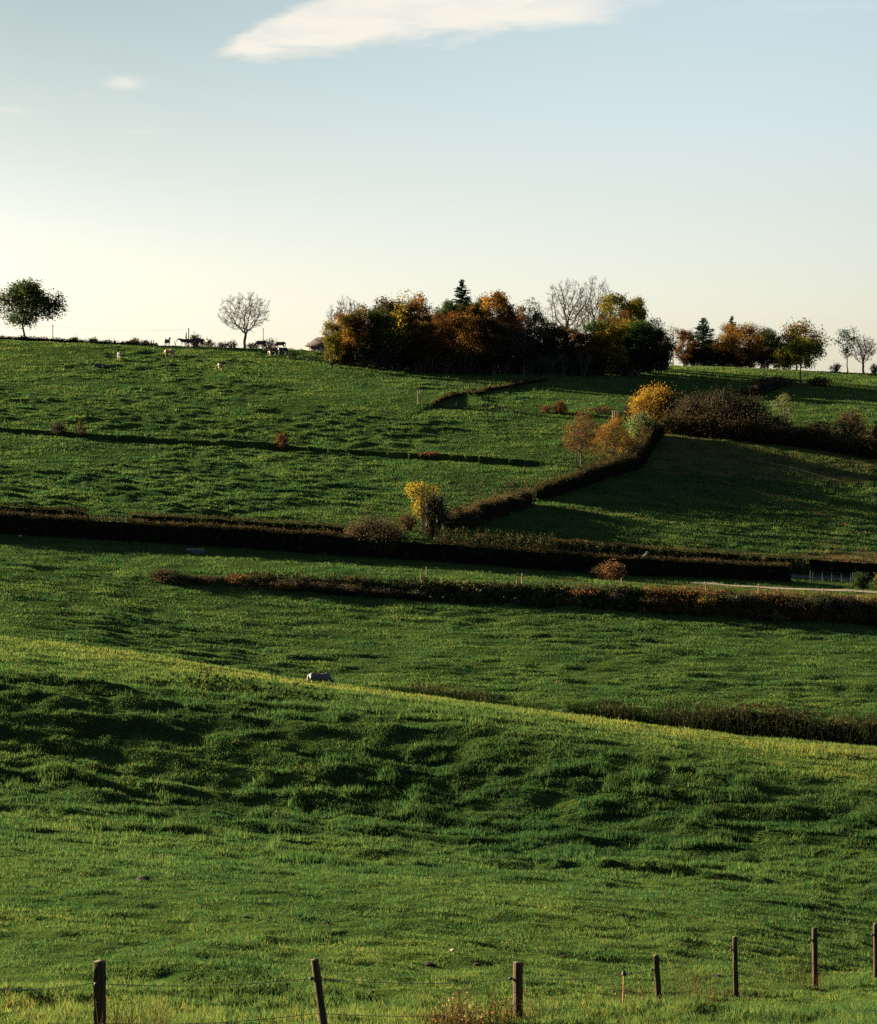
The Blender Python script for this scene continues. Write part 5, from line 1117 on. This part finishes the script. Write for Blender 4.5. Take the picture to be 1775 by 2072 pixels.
# water trough and stones by the roadside hedge
tp = gp(396, 1121, 222, 232); tr_ = link('water_trough', None, tp, rz=-.05); tag(tr_, 'dark trough with a pale rim in the shade under the long hedge', 'trough')
def trough():
    bm = bmesh.new(); pr = [(-.95, .32, .5), (-.8, .24, .05)]
    for s in (1,):
        top = [(x, y, .5) for x, y in ((-.9, -.32), (.9, -.32), (.9, .32), (-.9, .32))]; bot = [(x * .88, y * .8, .04) for x, y, _ in top]; ins = [(x * .93, y * .86, .5) for x, y, _ in top]; flo = [(x * .84, y * .74, .12) for x, y, _ in top]
    vs = [[bm.verts.new(v) for v in L] for L in (bot, top, ins, flo)]
    for a, b_ in zip(vs[:-1], vs[1:]):
        for i in range(4): bm.faces.new((a[i], a[(i + 1) % 4], b_[(i + 1) % 4], b_[i]))
    bm.faces.new(vs[0][::-1]); bm.faces.new(vs[3]); me = bpy.data.meshes.new('basin'); bm.to_mesh(me); bm.free(); me.materials.append(plain('trough metal', (.05, .055, .06), (.10, .11, .12), 5)); return me
link('basin', trough(), parent=tr_)
E = [((-.9, -.32, .52), (-.2, -.32, .52)), ((-.9, .32, .52), (.9, .32, .52)), ((-.9, -.32, .52), (-.9, .32, .52))]
V, Q, C = tubes([a for a, _ in E], [b_ for _, b_ in E], [.04] * 3, [.04] * 3, 6); link('rim', raw_mesh('rim', V, [Q, C], [bare]), parent=tr_)
def stone(p, s, label, m, seed):
    rng = np.random.default_rng(seed); bm = bmesh.new(); bmesh.ops.create_icosphere(bm, subdivisions=2, radius=1)
    for v in bm.verts: f = 1 + .25 * math.sin(v.co.x * 3 + seed) + .1 * rng.normal(); v.co = Vector((v.co.x * s * f, v.co.y * s * .8 * f, v.co.z * s * .55 * f))
    me = bpy.data.meshes.new('stone'); bm.to_mesh(me); bm.free(); me.materials.append(m); tag(link('stone', me, p + Vector((0, 0, s * .25))), label, 'stone')
stone(gp(41, 1086, 222, 233), .22, 'pale stone in the shade under the hedge', bare, 1)
stone(gp(917, 1926, 34, 60), .07, 'small white stone lying in the near field', bare, 2)

# molehills and clods in the near field
GC = 'molehills in the near field'
rng = np.random.default_rng(5); cm = None
for i, (x, y, s, lb) in enumerate([(868, 1955, .16, 'dark earth molehill beside the small white stone'), (877, 1957, .10, 'small clod next to the first molehill'), (965, 1955, .12, 'little dark molehill between the thick post and white stone'), (1140, 1940, .17, 'molehill above the thin rusty rod'), (1525, 1953, .17, 'dark molehill past the straight slim post'), (1470, 1962, .0, ''), (1392, 1920, .12, 'small molehill above the leaning post'), (290, 1782, .3, 'wide dark clod heap in the near field above the front post'), (850, 1752, .24, 'dark clod heap high in the near field'), (1455, 1978, .15, 'molehill beside the slim post foot'), (660, 1870, .14, 'small clod above the strongly leaning post'), (497, 1858, .14, 'small clod left of the strongly leaning post top'), (750, 2010, .12, 'reddish molehill beyond the strongly leaning post')]):
    if s == 0: continue
    s *= .62; p = gp(x, y, 26, 75); bm = bmesh.new(); bmesh.ops.create_icosphere(bm, subdivisions=3, radius=1)
    for v in bm.verts: f = 1 + .3 * (vnoise(np.array([v.co.x * 3 + i]), np.array([v.co.y * 3 + v.co.z * 2]))[0] - .5); v.co = Vector((v.co.x * s * f, v.co.y * s * f, v.co.z * s * .45 * f))
    me = bpy.data.meshes.new('molehill'); bm.to_mesh(me); bm.free(); me.materials.append(M['soil']); tag(link('molehill', me, p + Vector((0, 0, s * .08))), lb, 'molehill', GC)

# dry grass, docks and weeds near the fence
def clump(px, d, n, h, spread, m, label, seed, name='grass_clump', cat='grass clump', lean=.2, w=.006, leaf=.02, nleaf=3):
    p = at(px, d); rng = np.random.default_rng(seed); X = p.x + rng.normal(size=n) * spread; Y = p.y + rng.normal(size=n) * spread
    return stalks(name, np.stack([X, Y, G(X, Y)], 1), h, label, cat, m, seed, w, leaf, lean=lean, nleaf=nleaf, base=tuple(p))
for a in [(240, 22.8, 40, .55, .12, 'dead', 'dry golden grass stems at the foot of the front post', 1), (300, 23.5, 46, .62, .22, 'dead', 'leaning dry grass stems a step past the front post', 2), (345, 24.5, 26, .5, .2, 'dead', 'sparse dry stems between the front post and the leaning post', 3),
          (1085, 29.6, 34, .5, .14, 'dead', 'dry stems beside the thick lichened post', 4), (1010, 29.2, 20, .35, .12, 'dead', 'short dry stems in front of the thick lichened post', 5), (1240, 33.5, 16, .75, .12, 'dead', 'tall thin dry stems beside the rusty rod', 6),
          (1300, 33.6, 30, .55, .15, 'dead', 'dry stems left of the short leaning post', 7), (1395, 35.2, 60, .8, .22, 'dead', 'tallest dry grass clump between leaning and slim posts', 8), (1425, 35.6, 36, .6, .2, 'dead', 'lower dry grass beside the tallest dry clump', 9),
          (1560, 38.4, 18, .6, .3, 'dead', 'thin slanting dry stems between the two slim posts', 10), (1632, 40.4, 50, .5, .25, 'brown', 'rusty dry grass before the taller slim post', 11), (1480, 36.8, 26, .3, .3, 'dead', 'short dry stems around the slim post foot', 12)]: clump(*a)
for a in [(925, 28.2, 40, .62, .16, 'dead', 'brown seeding dock weed standing tallest by the thick post', 21), (955, 28.4, 60, .42, .28, 'brown', 'brown dead weed patch left of the thick post', 22), (900, 28.2, 40, .36, .2, 'brown', 'low reddish dead weeds at the weed patch edge', 23), (985, 28.8, 36, .3, .2, 'dead', 'pale dead weeds between the weed patch and thick post', 24)]:
    clump(*a, name='weed_clump', cat='weed clump', w=.010, leaf=.035, nleaf=8)
GD2 = 'leafy dock plants in the near field'
def dock(px, py, lo, hi, n, spread, s, label, seed):
    p = gp(px, py, lo, hi); rng = np.random.default_rng(seed); X = p.x + rng.normal(size=n) * spread; Y = p.y + rng.normal(size=n) * spread * .7; P = np.stack([X, Y, G(X, Y) + rng.random(n) * s * 1.6], 1)
    V, Q = quads_at(P, s * rng.uniform(.6, 1.3, n), rng, 1.8, .5); tag(link('dock_plant', raw_mesh('dock_plant', V - np.array(p), [Q], [M['dkgreen']], {'v': np.repeat(rng.random(n), 4)}), p), label, 'dock plant', GD2)
for a in [(30, 2022, 22, 34, 160, .28, .11, 'dark green dock leaves at the lower corner of the near field', 1), (95, 2030, 22, 34, 120, .25, .10, 'dock leaves between the corner and the front post', 2), (490, 1985, 26, 40, 120, .3, .09, 'dark dock tuft beyond the leaning post', 3), (545, 2015, 25, 40, 150, .22, .10, 'dense dark dock tuft nearest the leaning post', 4), (420, 1992, 26, 40, 70, .25, .09, 'small dock tuft above the dry stems', 5),
          (430, 1388, 80, 125, 260, 1.3, .28, 'broad leafy dock patch on the crest of the near hill', 6), (505, 1400, 80, 125, 320, 1.5, .30, 'largest dark leafy patch just under the near crest', 7), (590, 1410, 80, 125, 140, 1.1, .26, 'thinner leafy patch right below the grey horse', 8)]: dock(*a)
#@@END
